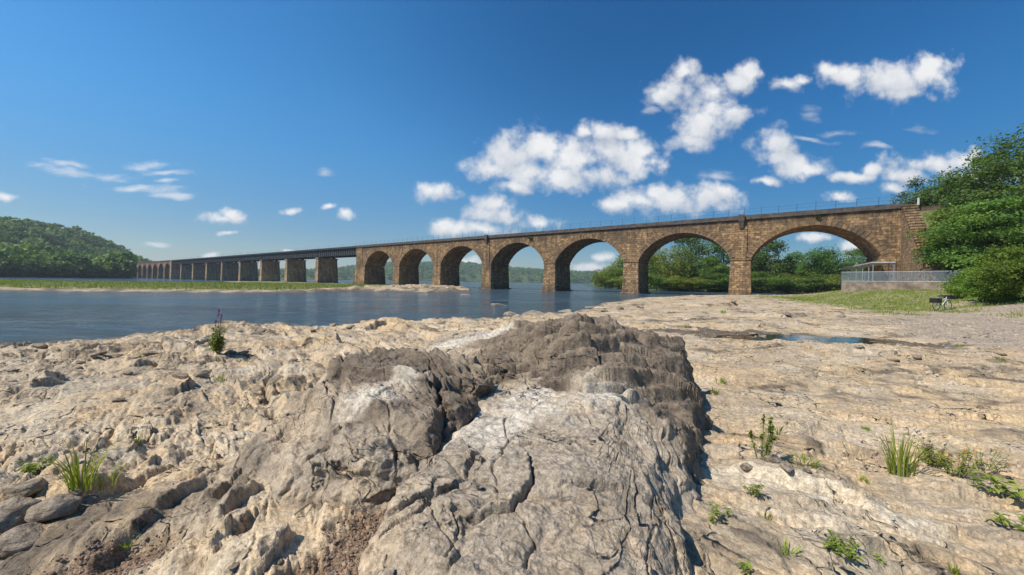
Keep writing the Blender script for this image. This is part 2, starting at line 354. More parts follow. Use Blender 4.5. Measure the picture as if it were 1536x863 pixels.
def masonry(name, c1, c2, stain, bw=0.85, rh=0.40):
    m_, t, out = material(name); uv = t.add('ShaderNodeUVMap').outputs[0]; P = t.add('ShaderNodeNewGeometry').outputs['Position']
    wob = t.v('ADD', uv, t.v('MULTIPLY', t.v('SUBTRACT', t.noise(uv, 1.3, 3, 0.5, col=True), (0.5, 0.5, 0.5)), (0.22, 0.14, 0)))
    br = t.add('ShaderNodeTexBrick', {'Vector': wob, 'Color1': (*c1, 1), 'Color2': (*c2, 1), 'Mortar': (c1[0]*0.35, c1[1]*0.35, c1[2]*0.37, 1), 'Scale': 1.0,
               'Mortar Size': 0.022, 'Mortar Smooth': 0.5, 'Brick Width': bw, 'Row Height': rh, 'Bias': 0.0}, offset=0.5, squash=1.15, squash_frequency=3)
    f = t.noise(P, 2.2, 6, 0.7); big = t.noise(P, 0.22, 5, 0.65); fine = t.noise(P, 9.0, 5, 0.7)
    streak = t.noise(t.v('MULTIPLY', uv, (1.1, 0.10, 1)), 1.0, 4, 0.6)
    c = t.mix(1.0, br.outputs['Color'], t.mix(t.ramp(f, 0.3, 0.7), (0.55, 0.52, 0.5), (1.35, 1.3, 1.22)), 'MULTIPLY')
    c = t.mix(t.ramp(t.m('ADD', t.m('MULTIPLY', big, 0.5), t.m('MULTIPLY', streak, 0.5)), 0.43, 0.60, 0, 0.8), c, stain)
    c = t.mix(t.ramp(fine, 0.58, 0.75, 0, 0.5), c, (0.05, 0.042, 0.035))
    zz_ = t.add('ShaderNodeSeparateXYZ', {0: P}).outputs[2]
    soot = t.m('MULTIPLY', t.m('MAXIMUM', t.ramp(zz_, 11.8, 13.8), t.ramp(zz_, 1.6, 0.2)), t.ramp(t.noise(t.v('MULTIPLY', uv, (0.8, 0.3, 1)), 1.0, 4, 0.65), 0.38, 0.6, 0.15, 0.85))
    c = t.mix(soot, c, (0.070, 0.054, 0.042))
    c = t.mix(t.ramp(t.noise(t.v('MULTIPLY', uv, (0.9, 0.22, 1)), 1.7, 5, 0.7), 0.60, 0.72, 0, 0.45), c, (0.46, 0.36, 0.25))
    h = t.m('ADD', t.m('MULTIPLY', br.outputs['Fac'], -0.8), t.m('ADD', t.m('MULTIPLY', f, 0.7), t.m('MULTIPLY', fine, 0.5)))
    principled(t, out, c, 0.92, bump(t, h, 1.0, 0.16), **{'Specular IOR Level': 0.15}); return m_
M_STONE = masonry('brown sandstone blocks', (0.44, 0.295, 0.160), (0.19, 0.128, 0.076), (0.090, 0.066, 0.048))
M_VOUS = masonry('arch ring stone', (0.33, 0.22, 0.125), (0.20, 0.135, 0.08), (0.10, 0.075, 0.055), 3.0, 3.0)
M_COPE = plain('blackened coping stone', (0.085, 0.07, 0.06), 0.9, 1.5, 0.5, 0.05)
M_GPIER = masonry('stained pier stone', (0.50, 0.36, 0.225), (0.34, 0.24, 0.15), (0.12, 0.088, 0.064), 1.6, 0.7)
M_WING = masonry('rough wing wall stone', (0.42, 0.29, 0.17), (0.26, 0.18, 0.105), (0.13, 0.10, 0.075), 0.9, 0.45)

# ------------------------------------------------------------------ water
m_, t, out = material('river water'); M_WATER = m_
P = t.add('ShaderNodeNewGeometry').outputs['Position']
r1 = t.noise(t.v('MULTIPLY', P, (0.55, 1.25, 1)), 1.0, 6, 0.6, 0.4); r2 = t.noise(t.v('MULTIPLY', P, (0.10, 0.32, 1)), 1.0, 3, 0.5)
calm = t.ramp(t.noise(t.v('MULTIPLY', P, (0.03, 0.06, 1)), 1.0, 3, 0.5), 0.35, 0.65, 0.35, 1.25)
hh = t.m('MULTIPLY', t.m('ADD', r1, t.m('MULTIPLY', r2, 1.8)), calm)
principled(t, out, (0.048, 0.082, 0.108), 0.11, bump(t, hh, 1.0, 0.95), IOR=1.33)
m_, t, out = material('puddle water'); M_PUDDLE = m_
P = t.add('ShaderNodeNewGeometry').outputs['Position']
principled(t, out, (0.03, 0.03, 0.022), 0.03, bump(t, t.noise(P, 3.0, 3), 0.15, 0.02), IOR=1.33)
L = 2600
structure(link('river_water', mesh_np('river_water', [(-L, -400, 0), (L, -400, 0), (L, L, 0), (-L, L, 0)], [(0, 1, 2, 3)], M_WATER)))
m_, t, out = material('riverbed'); principled(t, out, (0.10, 0.09, 0.06), 0.9)
structure(link('riverbed', mesh_np('riverbed', [(-L, -400, -2.5), (L, -400, -2.5), (L, L, -2.5), (-L, L, -2.5)], [(0, 1, 2, 3)], m_)))

# ------------------------------------------------------------------ ground (rocky river shore)
SHORE = [(-90, -60), (-22, 3.5), (-13.6, 9.4), (-11.8, 12.1), (-11.3, 14.2), (-6.2, 15.2), (-3.9, 16.4), (-0.3, 19.0), (5.1, 24.5), (8.9, 34.6), (17.8, 49), (27, 58.5), (37, 67), (52, 74), (75, 86), (110, 100), (200, 130)]
PUD = [gr(1165, 512, 0.32), gr(1265, 516, 0.32)]
LEDGES = []   # (polyline world, height, length) : slab edges facing down to the viewer's side
def ledge(pts, z, h, L): LEDGES.append(([gr(a, b, z) for a, b in pts], h, L))
ledge([(1075, 712), (1130, 722), (1190, 742), (1260, 762), (1310, 775), (1362, 783)], 0.62, 0.085, 0.55)
ledge([(1090, 772), (1170, 800), (1240, 812), (1300, 822)], 0.66, 0.05, 0.35)
ledge([(1150, 652), (1200, 668), (1260, 672), (1320, 668)], 0.56, 0.06, 0.8)
ledge([(1180, 655), (1240, 640), (1310, 636)], 0.55, 0.05, 1.0)
ledge([(1370, 725), (1440, 742), (1536, 748)], 0.58, 0.06, 0.6)
ledge([(1250, 863), (1340, 845), (1450, 850), (1536, 862)], 0.68, 0.05, 0.4)
ledge([(1180, 575), (1260, 562), (1340, 560)], 0.48, 0.05, 0.8)
ledge([(1370, 560), (1450, 575), (1536, 578)], 0.5, 0.05, 1.0)
ledge([(70, 768), (140, 725), (215, 690), (262, 668), (300, 650)], 0.80, 0.10, 0.7)
ledge([(65, 572), (100, 556), (142, 552)], 0.55, 0.12, 1.2)
ledge([(0, 590), (60, 575), (110, 560)], 0.55, 0.08, 1.0)
ledge([(230, 585), (270, 578), (305, 562)], 0.6, 0.11, 0.6)
ledge([(180, 545), (240, 532), (300, 530)], 0.5, 0.10, 1.0)
ledge([(150, 620), (200, 622), (260, 632)], 0.66, 0.07, 0.4)
ledge([(315, 790), (360, 740), (410, 705)], 0.86, 0.075, 0.25)
ledge([(285, 850), (345, 800), (400, 745)], 0.88, 0.075, 0.22)
ledge([(375, 860), (420, 810), (450, 765)], 0.9, 0.06, 0.2)
ledge([(225, 770), (280, 725), (330, 685)], 0.84, 0.07, 0.3)
ledge([(120, 850), (200, 800), (262, 760)], 0.82, 0.05, 0.3)
ledge([(300, 740), (345, 705), (380, 672)], 0.84, 0.06, 0.2)
ledge([(0, 660), (70, 640), (150, 628)], 0.64, 0.07, 0.5)
ledge([(300, 610), (360, 600), (420, 606)], 0.66, 0.06, 0.5)
ledge([(20, 545), (80, 536), (140, 537)], 0.4, 0.10, 0.9)
ledge([(360, 520), (430, 516), (500, 520)], 0.42, 0.09, 0.9)
ledge([(420, 560), (480, 552), (545, 556)], 0.55, 0.08, 0.7)
ledge([(250, 700), (300, 690), (350, 668)], 0.8, 0.06, 0.4)
ledge([(540, 495), (580, 487), (630, 488)], 0.2, 0.22, 1.6)
ledge([(1000, 455), (1060, 460), (1130, 458)], 0.45, 0.16, 4.0)
ledge([(1100, 478), (1180, 480), (1260, 474)], 0.45, 0.14, 3.0)
ledge([(1060, 498), (1130, 494), (1200, 490)], 0.42, 0.10, 2.0)
ledge([(1190, 540), (1280, 532), (1370, 545), (1450, 540)], 0.45, 0.06, 1.5)

def ground_base(x, y):
    d, s = seg_dist(x, y, SHORE); d = d*-s     # inland is right of travel
    d = d+0.5*fbm(x*0.6, y*0.6, 4, 40)+0.22*fbm(x*2.6, y*2.6, 3, 48)
    z = np.interp(d, [-8, -2, 0, 0.5, 3, 9, 30], [-1.5, -0.45, -0.02, 0.12, 0.27, 0.5, 0.5])
    near = np.exp(-(((x+0.3)/2.7)**2+((y-1.0)/2.2)**2)); z = z+0.40*near+0.26*np.exp(-(((x+0.32)/0.35)**2+((y-2.5)/0.9)**2))
    z = z+1.25*sst(16.5, 27, x-0.45*y)*sst(-1, 4, d)*sst(0, 15, y)*(1-sst(50, 64, y))
    return z, d
def strata(u, v, freq, s, edge=0.10):
    f = u*freq+0.9*fbm(u*freq*0.22, v*freq*0.10, 3, s)+0.07*fbm(v*freq*0.7, u*freq*0.7, 2, s+3)
    k = np.floor(f); fr = f-k
    amp = hsh(k, np.floor(v*freq*0.18+hsh(k, k, s+2)*7), s+1)
    return np.where(fr < edge, fr/edge, (1-fr)/(1-edge))*(0.35+0.65*amp)-0.35
def ground_height(x, y, full=True):
    z, d = ground_base(x, y)
    if not full: return z
    ux, uy = 0.80, 0.60
    k = sst(-1.0, 2.0, x)
    u = (0.80*(1-k)+0.16*k)*x+(0.60*(1-k)+1.0*k)*y; v = -(0.60*(1-k)+1.0*k)*x+(0.80*(1-k)+0.16*k)*y
    r = np.hypot(x, y); far = sst(5, 25, r); left = 1-k
    mod = 0.5+0.9*np.clip(0.5+fbm(x*0.35, y*0.35, 3, 61), 0, 1)
    smooth_r = sst(2, 4, x)*sst(3, 5, y)
    g = (1-0.55*smooth_r)
    dz = mod*g*(0.085*strata(u, v, 0.85, 1, 0.05)*(0.55+0.45*left)+0.034*strata(u, v, 2.6, 2, 0.06)+0.016*strata(u, v, 6.5, 3, 0.08)+0.006*strata(u, v, 17.0, 4))
    dz += 0.10*fbm(x*0.22, y*0.22, 2, 21)*sst(6, 16, r)+0.05*fbm(x*0.8, y*0.8, 3, 22)*(0.4+0.6*left)
    pid = 0
    m2 = (0.4+0.6*sst(1.2, 3.0, r))*(0.35+1.3*np.clip(0.5+1.2*fbm(x*0.45, y*0.6, 3, 63), 0, 1))
    for fr_, asp, am_l, am_r, sd_ in ((0.75, 0.33, 0.115, 0.05, 1200), (1.9, 0.36, 0.048, 0.032, 1210), (4.6, 0.40, 0.025, 0.015, 1220), (11.0, 0.45, 0.013, 0.006, 1230)):
        hgt, q, ed = plates(v*fr_*asp, u*fr_, sd_, K=44 if fr_ < 3 else 26); am = (am_l*left+am_r*(1-left)*(1-0.35*smooth_r))*m2
        dz += am*hgt-am*0.55*np.exp(-(ed/0.045)**2)
        if fr_ > 4: m2 = m2*(1-0.6*far)
    dz += g*0.012*fbm(u*3.0, v*1.6, 4, 23)+(1-far)*0.005*fbm(x*22, y*22, 3, 29)
    dz += (1-left)*0.10*np.clip(fbm(x*0.7, y*1.9, 4, 77, 0.6)-0.2, 0, 1)*sst(4, 9, r)
    for pts, h, Lg in LEDGES:
        px_ = np.array(pts)
        msk = (x > px_[:, 0].min()-1.2*Lg-1) & (x < px_[:, 0].max()+1.2*Lg+1) & (y > px_[:, 1].min()-0.5) & (y < px_[:, 1].max()+3*Lg)
        if not msk.any(): continue
        xm = x[msk]; ym = y[msk]
        w1 = 0.05*fbm(xm*3/Lg**0.5, ym*3/Lg**0.5, 4, 81)*Lg**0.5
        dd, ss = seg_dist(xm+w1, ym+w1, pts)
        # fade at the two ends
        (ax, ay), (bx, by) = pts[0], pts[-1]; Lt = math.hypot(bx-ax, by-ay)
        tt = ((xm-ax)*(bx-ax)+(ym-ay)*(by-ay))/Lt**2
        e = sst(-0.02, 0.12, tt)*sst(1.02, 0.86, tt); e = sst(0, 0.3, tt)*(1-sst(0.7, 1.0, tt))
        up = np.where(ss > 0, np.exp(-dd/Lg)*sst(0, 0.03+0.02*Lg, dd), -0.25*np.exp(-dd/(0.15*Lg)))
        dz[msk] += h*e*up
    zt = z+dz; nr = 1-sst(10, 24, r)
    dz = dz+nr*(0.9*terrace(zt, x, y, 0.075, 0.05*left, -0.02+0.09*left, 490, 0.7)+0.8*terrace(zt, x, y, 0.030, 0.06*left-0.012, 0.02+0.05*left, 492, 0.9))
    dp, _ = seg_dist(x, y, PUD)
    z = z+dz*sst(-1.5, 1.0, d)
    pw_ = np.exp(-(((x-np.mean([PUD[0][0], PUD[1][0]]))/2.6)**2+((y-np.mean([PUD[0][1], PUD[1][1]]))/0.9)**2))
    z = z-0.22*pw_
    gp = gully(x, y); z = z-0.05*gp
    return z
GULLY = [(-0.62, 1.02), (-0.70, 1.30), (-0.62, 1.62), (-0.55, 1.74)]
GRIT_L = [(-2.0, 1.05), (-1.75, 1.25), (-1.55, 1.42)]
def gully(x, y):
    d, _ = seg_dist(x, y, GULLY); a = 1-sst(0.07, 0.19, d+0.05*fbm(x*6, y*6, 3, 90))
    d, _ = seg_dist(x, y, GRIT_L); b = 1-sst(0.06, 0.22, d+0.06*fbm(x*6, y*6, 3, 91))
    return np.maximum(a, b)
def grass_mask(x, y):
    """meadow near the retaining wall"""
    e = x-0.45*y; n_ = fbm(x*0.25, y*0.5, 3, 95)
    a = sst(11.0, 15.5, e+3.0*n_)*sst(19, 25, y+4*n_); b = (1-sst(44, 60, y))
    return a*b
def gravel_mask(x, y):
    e = x-0.45*y; n_ = fbm(x*0.4, y*0.6, 3, 96)
    return sst(0.98, 1.18, x/np.maximum(y, 0.1)+0.1*n_)*sst(6.5, 9.5, e+1.5*n_)*(1-grass_mask(x, y))*sst(7.5, 9.5, y)*(1-sst(26, 34, y))

def polar_sheet(az, rr, hfun):
    A, Rr = np.meshgrid(az, rr); x = np.sin(A)*Rr; y = np.cos(A)*Rr
    return x, y
def grid_faces(nr, nc, keep=None, wrap=False):
    i = np.arange(nr*nc).reshape(nr, nc)
    if wrap: i = np.concatenate([i, i[:, :1]], 1)
    f = np.stack([i[:-1, :-1], i[:-1, 1:], i[1:, 1:], i[1:, :-1]], -1).reshape(-1, 4)[:, ::-1]
    if keep is not None:
        f = f[keep.ravel()[f].all(1)]
    return f
azd = np.arctan(np.linspace(-1.62, 1.62, 1000)); back = np.linspace(azd[-1], 2*math.pi+azd[0], 62)[1:-1]
az = np.concatenate([azd, back]); rr = np.exp(np.linspace(math.log(0.35), math.log(150), 1050)); rr = np.concatenate([rr, [220, 320]])
x, y = polar_sheet(az, rr, None); z = ground_height(x, y)
zb, dsh = ground_base(x, y)
gm = grass_mask(x, y); gv = gravel_mask(x, y); gy = gully(x, y)
left = 1-sst(-1, 2, x)
dark = 0.12+0.42*fbm(x*0.9, y*1.1, 4, 101)+0.25*fbm(x*4, y*4, 3, 102)
kk_ = sst(-1.0, 2.0, x); uu_ = (0.80*(1-kk_)+0.16*kk_)*x+(0.60*(1-kk_)+1.0*kk_)*y; vv_ = -(0.60*(1-kk_)+1.0*kk_)*x+(0.80*(1-kk_)+0.16*kk_)*y
_, id1, _ = plates(vv_*1.9*0.36, uu_*1.9, 1210); _, id2, _ = plates(vv_*4.6*0.40, uu_*4.6, 1220)
dark = dark+0.34*(id1-0.5)+0.36*(id2-0.5)+0.5*np.clip(ridged(vv_*0.25, uu_*1.6, 4, 105)-0.75, 0, 1)*(0.4+fbm(x*0.3, y*0.3, 2, 106))
dark = dark+0.55*(1-sst(0.0, 1.4, dsh+0.8*fbm(x*0.8, y*0.8, 2, 103)))                     # wet rim at the waterline
dwet, _ = seg_dist(x, y, [gr(1000, 500, .4), gr(1100, 505, .35), gr(1300, 515, .35), gr(1400, 520, .4)])
dark = dark+0.75*(1-sst(0.2, 1.3, dwet+0.6*fbm(x*0.9, y*0.9, 3, 104)))
dbl, _ = seg_dist(x, y, [(-2.75, 1.3), (-2.1, 1.7), (-1.85, 1.9)]); dark = dark+0.25*(1-sst(0.1, 0.5, dbl))
dark = dark+0.35*sst(2, 4, x)*np.clip(fbm(x*0.35, y*0.9, 4, 107)-0.05, 0, 1)
pale = np.clip(0.10+0.8*fbm(x*0.7, y*1.3, 4, 111)+0.5*(0.5-id1), 0, 1)
dpl, _ = seg_dist(x, y, [gr(1085, 720, .65), gr(1200, 745, .65), gr(1340, 775, .65)]); pale = np.maximum(pale, 0.95*(1-sst(0.1, 0.35, dpl)))
grit = np.maximum(gy, 0.0)
keep = None
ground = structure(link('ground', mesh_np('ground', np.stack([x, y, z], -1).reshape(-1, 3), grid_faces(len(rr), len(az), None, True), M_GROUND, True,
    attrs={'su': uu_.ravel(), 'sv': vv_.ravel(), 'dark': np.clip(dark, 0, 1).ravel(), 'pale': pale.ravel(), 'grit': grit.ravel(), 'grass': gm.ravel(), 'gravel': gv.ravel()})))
# soil under the grass and the grey-brown gravel bank, mixed in by attribute
t = NT(M_GROUND.node_tree); bs = [n for n in t.n if n.type == 'BSDF_PRINCIPLED'][0]; c0 = bs.inputs['Base Color'].links[0].from_socket
P = t.add('ShaderNodeNewGeometry').outputs['Position']
gra = t.add('ShaderNodeAttribute', attribute_name='grass').outputs['Fac']; gva = t.add('ShaderNodeAttribute', attribute_name='gravel').outputs['Fac']
nn = t.noise(P, 2.0, 5, 0.7); ng = t.noise(P, 14.0, 4, 0.7)
c = t.mix(t.m('MULTIPLY', gva, t.ramp(nn, 0.3, 0.6, 0.55, 1.0)), c0, t.mix(t.ramp(ng, 0.35, 0.65), (0.24, 0.19, 0.14), (0.42, 0.345, 0.265)))
c = t.mix(t.m('MULTIPLY', gra, t.ramp(nn, 0.35, 0.6, 0.35, 0.95)), c, t.mix(ng, (0.10, 0.13, 0.03), (0.20, 0.20, 0.07)))
t.l.new(c, bs.inputs['Base Color'])
gz_cache = {}
def gz(px, py):
    """ground point under a pixel: march the ray until it meets the terrain"""
    v = ray(px, py); k = np.linspace(0.5, 60, 6000)
    X = v.x*k; Y = v.y*k; Z = H_CAM+v.z*k; G = ground_height(X, Y)
    i = int(np.argmax(Z < G)); return Vector((X[i], Y[i], G[i]))
def gheight(X, Y):
    return float(ground_height(np.array([float(X), float(X)]), np.array([float(Y), float(Y)]))[0])

# puddles
pc = np.array(PUD).mean(0)
zpud = gheight(pc[0], pc[1])+0.13
th = np.linspace(0, 2*math.pi, 40, endpoint=False)
ring = [(pc[0]+2.8*math.cos(a), pc[1]+0.95*math.sin(a), zpud) for a in th]
pm = bpy.data.meshes.new('puddle'); pm.from_pydata(ring, [], [list(range(40))]); pm.materials.append(M_PUDDLE); structure(link('puddle', pm))

# ------------------------------------------------------------------ the rock outcrops
def outcrop(name, label, poly, ctrl, azr, rrg, wfun, dfun, afun):
    top = rbf([(*gr(a, b, c_), c_) for a, b, c_ in ctrl])
    x, y = polar_sheet(np.arctan(np.linspace(*azr)), np.exp(np.linspace(math.log(rrg[0]), math.log(rrg[1]), rrg[2])), None)
    wx = 0.07*fbm(x*2.2, y*2.2, 4, 201); wy = 0.07*fbm(x*2.2, y*2.2, 4, 205)
    d = sdist(x+wx, y+wy, poly); g = ground_base(x, y)[0]-0.18
    tp = top(x, y); fall = sst(0, 1, np.clip(d/wfun(x, y), 0, 1)); fall = np.sqrt(np.clip(d/wfun(x, y), 0, 1))*0.5+fall*0.5
    z = g+(tp-g)*fall
    z = z+dfun(x, y, d, tp)*sst(-0.02, 0.12, d)
    rel = np.clip(1-d/0.5, 0, 1)*sst(0, 0.05, d)
    x2 = x+0.07*rel*fbm(y*3.0, z*6, 4, 211); y2 = y+0.05*rel*fbm(x*3.0, z*6, 4, 215)
    keep = d > -0.03
    V = np.stack([x2, y2, z], -1).reshape(-1, 3); f = grid_faces(*x.shape, keep)
    us = np.unique(f); mp = np.full(len(V), -1); mp[us] = np.arange(len(us))
    at_ = {k: (v if k in ('su', 'sv') else np.clip(v, 0, 1)).ravel()[us] for k, v in afun(x, y, d, z).items()}
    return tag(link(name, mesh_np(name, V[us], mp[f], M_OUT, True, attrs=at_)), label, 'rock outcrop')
POLY_M = [(0.62, 0.45), (0.80, 1.2), (0.92, 1.6), (1.22, 2.1), (1.58, 2.64), (2.0, 3.4), (2.48, 4.5), (2.5, 5.1), (2.2, 5.7), (1.3, 6.1), (0.2, 6.3), (-1.0, 6.5), (-1.75, 6.3), (-1.75, 5.5), (-0.95, 4.6), (-0.42, 3.6), (-0.30, 2.9), (-0.36, 2.3), (-0.47, 1.75), (-0.53, 1.45), (-0.50, 1.1), (-0.52, 0.45)]
CTRL_M = [(768, 863, 1.1), (620, 863, 1.07), (950, 863, 1.06), (1020, 863, .97), (768, 720, 1.08), (640, 720, 1.04), (900, 720, 1.08), (1000, 720, 1.01), (1050, 720, .90), (768, 620, 1.06), (690, 640, 1.02),
          (900, 620, 1.11), (1000, 620, 1.06), (1045, 640, .95), (740, 570, 1.07), (850, 560, 1.15), (950, 560, 1.18), (1015, 570, 1.08), (1045, 590, .88), (700, 530, 1.08), (800, 520, 1.25), (900, 500, 1.42),
          (960, 510, 1.38), (1005, 520, 1.22), (900, 478, 1.45), (840, 480, 1.39), (970, 490, 1.38), (760, 485, 1.24), (700, 503, 1.08), (645, 515, .84), (1005, 510, 1.25)]
def groove(x, y, pts, z, wd, depth, step=0.0):
    P_ = [gr(a, b, z) for a, b in pts]; n_ = 0.02*fbm(x*9, y*9, 3, 301)
    d, s = seg_dist(x+n_, y+n_, P_)
    return -depth*np.exp(-(d/wd)**2)+step*np.where(s > 0, np.exp(-d/0.12), 0)*sst(0, wd, d)
def d_main(x, y, d, tp):
    dk = sst(2.9, 3.4, y+0.75*sst(0.1, 1.2, x)+0.25*fbm(x*1.5, y*1.5, 3, 321))*sst(-0.9, 0.0, x)             # the dark upper boulder
    rgt = sst(0.25, 0.75, x-0.28*(y-1.2)+0.15*fbm(x*2, y*2, 3, 322))*(1-dk)            # fluted right flank
    mid = (1-dk)*(1-rgt)
    r = np.hypot(x, y)
    z = dk*(0.15*strata(y-0.25*x, x+0.2*y, 1.9, 331, 0.14)+0.035*strata(y+0.1*x, x, 5.0, 332, 0.15)+0.03*ridged(x*2.2, y*3.5, 4, 333)+0.05*fbm(x*1.3, y*1.3, 3, 334))
    z = z+rgt*(0.06*strata(-(x-0.1*y), y, 4.2, 341, 0.25)+0.022*strata(-(x-0.15*y), y, 11.0, 342, 0.3)+0.022*ridged(x*5.0, y*2.0, 5, 343)+0.02*fbm(x*3, y*3, 3, 344))
    h1, q1, e1 = plates(x*1.3, y*1.5, 1300, 0.3, 0.5); h2, q2, e2 = plates(x*3.4, y*4.2, 1310, 0.3); h3, q3, e3 = plates(x*9+y*3, y*10, 1320, 0.3)
    hl, ql, el = plates(x*1.1, y*3.2, 1330, 0.35); hf, qf, ef = plates(x*5.5-0.6*y, y*2.0, 1340, 0.3)
    z = z+mid*(0.035*h1-0.02*np.exp(-(e1/0.02)**2)+0.012*h2*sst(0.3, 0.6, q1)+0.004*h3)+dk*(0.18*hl-0.03*np.exp(-(el/0.04)**2)+0.025*h2+0.006*h3)+rgt*(0.075*hf-0.025*np.exp(-(ef/0.04)**2)+0.015*h2+0.006*h3)
    z = z+mid*(0.030*strata(y*0.9+0.5*x, x, 1.9, 351, 0.07)+0.010*ridged(x*3.2, y*4.2, 5, 352)+0.022*fbm(x*2.2, y*1.6, 4, 353)+0.010*strata(y+0.35*x, x, 5.5, 354, 0.1))
    zt = tp+z
    z = z-0.10*dk+dk*(1.1*terrace(zt, x, y, 0.115, 0.10, -0.05, 380)+0.9*terrace(zt, x, y, 0.042, 0.12, 0.1, 382))+rgt*(1.0*terrace(zt, x, y, 0.085, 0.16, 0.04, 384)+0.8*terrace(zt, x, y, 0.03, 0.2, 0.05, 386))+mid*0.8*terrace(zt, x, y, 0.03, 0.03, 0.10, 388)
    z = z+0.0045*fbm(x*24, y*24, 4, 361)+0.006*ridged(x*9, y*9, 4, 362)
    f1, f2, idd = worley(x*1.1+0.3*fbm(x*1.5, y*1.5, 3, 371), y*1.3+0.3*fbm(x*1.5+9, y*1.5, 3, 372), 373)
    z = z-0.022*np.exp(-((f2-f1)/0.025)**2)*(1-0.5*rgt)
    z = z+groove(x, y, [(520, 806), (580, 790), (640, 770), (690, 752), (712, 712), (718, 690)], 1.06, 0.008, 0.035, 0.02)
    z = z+groove(x, y, [(684, 783), (720, 792), (770, 780), (792, 745), (800, 715), (790, 690)], 1.07, 0.009, 0.04, 0.03)
    z = z+groove(x, y, [(668, 863), (690, 800), (684, 783)], 1.08, 0.006, 0.02)
    z = z+groove(x, y, [(780, 775), (800, 810), (788, 863)], 1.09, 0.006, 0.02)
    z = z+groove(x, y, [(860, 736), (900, 734), (930, 732)], 1.08, 0.008, 0.03, 0.02)
    z = z+groove(x, y, [(690, 645), (760, 640), (840, 650)], 1.05, 0.012, 0.02)
    z = z+groove(x, y, [(610, 863), (540, 830), (528, 800)], 1.05, 0.02, 0.03)
    return z
def a_main(x, y, d, z):
    dk = sst(2.8, 3.3, y+0.8*sst(0.1, 1.2, x)+0.45*fbm(x*1.6, y*1.6, 4, 321))*sst(-0.85, -0.1, x+0.3*fbm(x*2, y*2, 3, 390)); dk = np.maximum(dk, sst(1.7, 2.0, x)*sst(3.0, 3.4, y)*0.9)
    dark = 0.74*dk+(1-dk)*(0.16+0.40*fbm(x*1.7, y*1.7, 4, 391))
    P_ = [gr(640, 640, 1.02), gr(740, 640, 1.05), gr(840, 600, 1.1), gr(900, 590, 1.1)]; q, _ = seg_dist(x, y, P_)
    pale = 0.75*(1-sst(0.1, 0.5, q+0.2*fbm(x*3, y*3, 3, 392)))+0.25*np.clip(fbm(x*2, y*2, 4, 393), 0, 1)
    P2_ = [gr(640, 530, 0.95), gr(700, 515, 1.05), gr(740, 500, 1.15)]; q2, _ = seg_dist(x, y, P2_); c2 = 1-sst(0.12, 0.55, q2+0.2*fbm(x*3, y*3, 3, 394))
    pale = np.maximum(pale, c2); dark = dark*(1-c2)*(1-0.6*pale)
    rg = sst(0.3, 0.8, x-0.28*(y-1.2))*(1-dk); pale = pale+0.35*rg*np.clip(0.4+fbm(x*6, y*2.5, 3, 395), 0, 1)
    rgt = sst(0.25, 0.85, x-0.28*(y-1.2))*(1-dk)
    su = (1-rgt)*(y+0.30*x)+rgt*(1.0*x-0.25*y); sv = (1-rgt)*x+rgt*y
    return {'dark': dark, 'pale': pale, 'grit': 0*x, 'su': su+0.8*z, 'sv': sv}
outcrop('rock_outcrop', 'large grey rock outcrop rising to a dark brown crest in the middle', POLY_M, CTRL_M, (-0.62, 0.75, 720), (0.5, 6.8, 900),
        lambda x, y: 0.10+0.16*sst(0, 0.6, x)+0.25*sst(4.5, 6, y), d_main, a_main)
POLY_L = [(-0.36, 1.74), (-0.24, 2.2), (-0.08, 2.75), (-0.22, 3.2), (-0.9, 3.35), (-1.5, 3.15), (-2.0, 2.75), (-2.2, 2.2), (-1.8, 1.85), (-1.2, 1.68), (-0.75, 1.66)]
CTRL_L = [(560, 722, .98), (620, 700, 1.02), (480, 712, .97), (640, 610, 1.18), (600, 548, 1.3), (650, 550, 1.29), (695, 560, 1.22), (540, 552, 1.26), (480, 590, 1.12), (430, 622, 1.0), (350, 670, .88), (500, 650, 1.08), (560, 640, 1.12), (600, 680, 1.06), (690, 600, 1.12), (400, 690, .90)]
def d_left(x, y, d, tp):
    u = 0.75*x+0.66*y; v = -0.66*x+0.75*y
    z = 0.075*strata(y+0.25*x, x, 2.1, 401, 0.12)+0.04*strata(u, v, 4.6, 402, 0.14)+0.012*strata(u, v, 12, 403, 0.15)
    h1, q1, e1 = plates(v*1.0, u*2.2, 1350, 0.3); h2, q2, e2 = plates(v*2.2, u*5.0, 1360, 0.3); h3, q3, e3 = plates(v*6, u*12, 1370, 0.3)
    z = z+0.085*h1-0.025*np.exp(-(e1/0.03)**2)+0.028*h2-0.010*np.exp(-(e2/0.04)**2)+0.006*h3
    zt = tp+z; z = z+1.0*terrace(zt, x, y, 0.10, 0.12, 0.06, 480)+0.9*terrace(zt, x, y, 0.036, 0.14, 0.08, 482)
    z = z+0.02*ridged(x*2.6, y*3.2, 5, 404)+0.05*fbm(x*1.8, y*1.8, 3, 405)+0.005*fbm(x*24, y*24, 4, 406)
    f1, f2, idd = worley(u*2.1+0.2*fbm(x*3, y*3, 2, 407), v*1.1, 408); z = z-0.035*np.exp(-((f2-f1)/0.04)**2)
    z = z+groove(x, y, [(500, 668), (540, 678), (590, 690), (640, 680), (668, 640), (660, 600)], 1.08, 0.02, 0.07, 0.03)
    return z
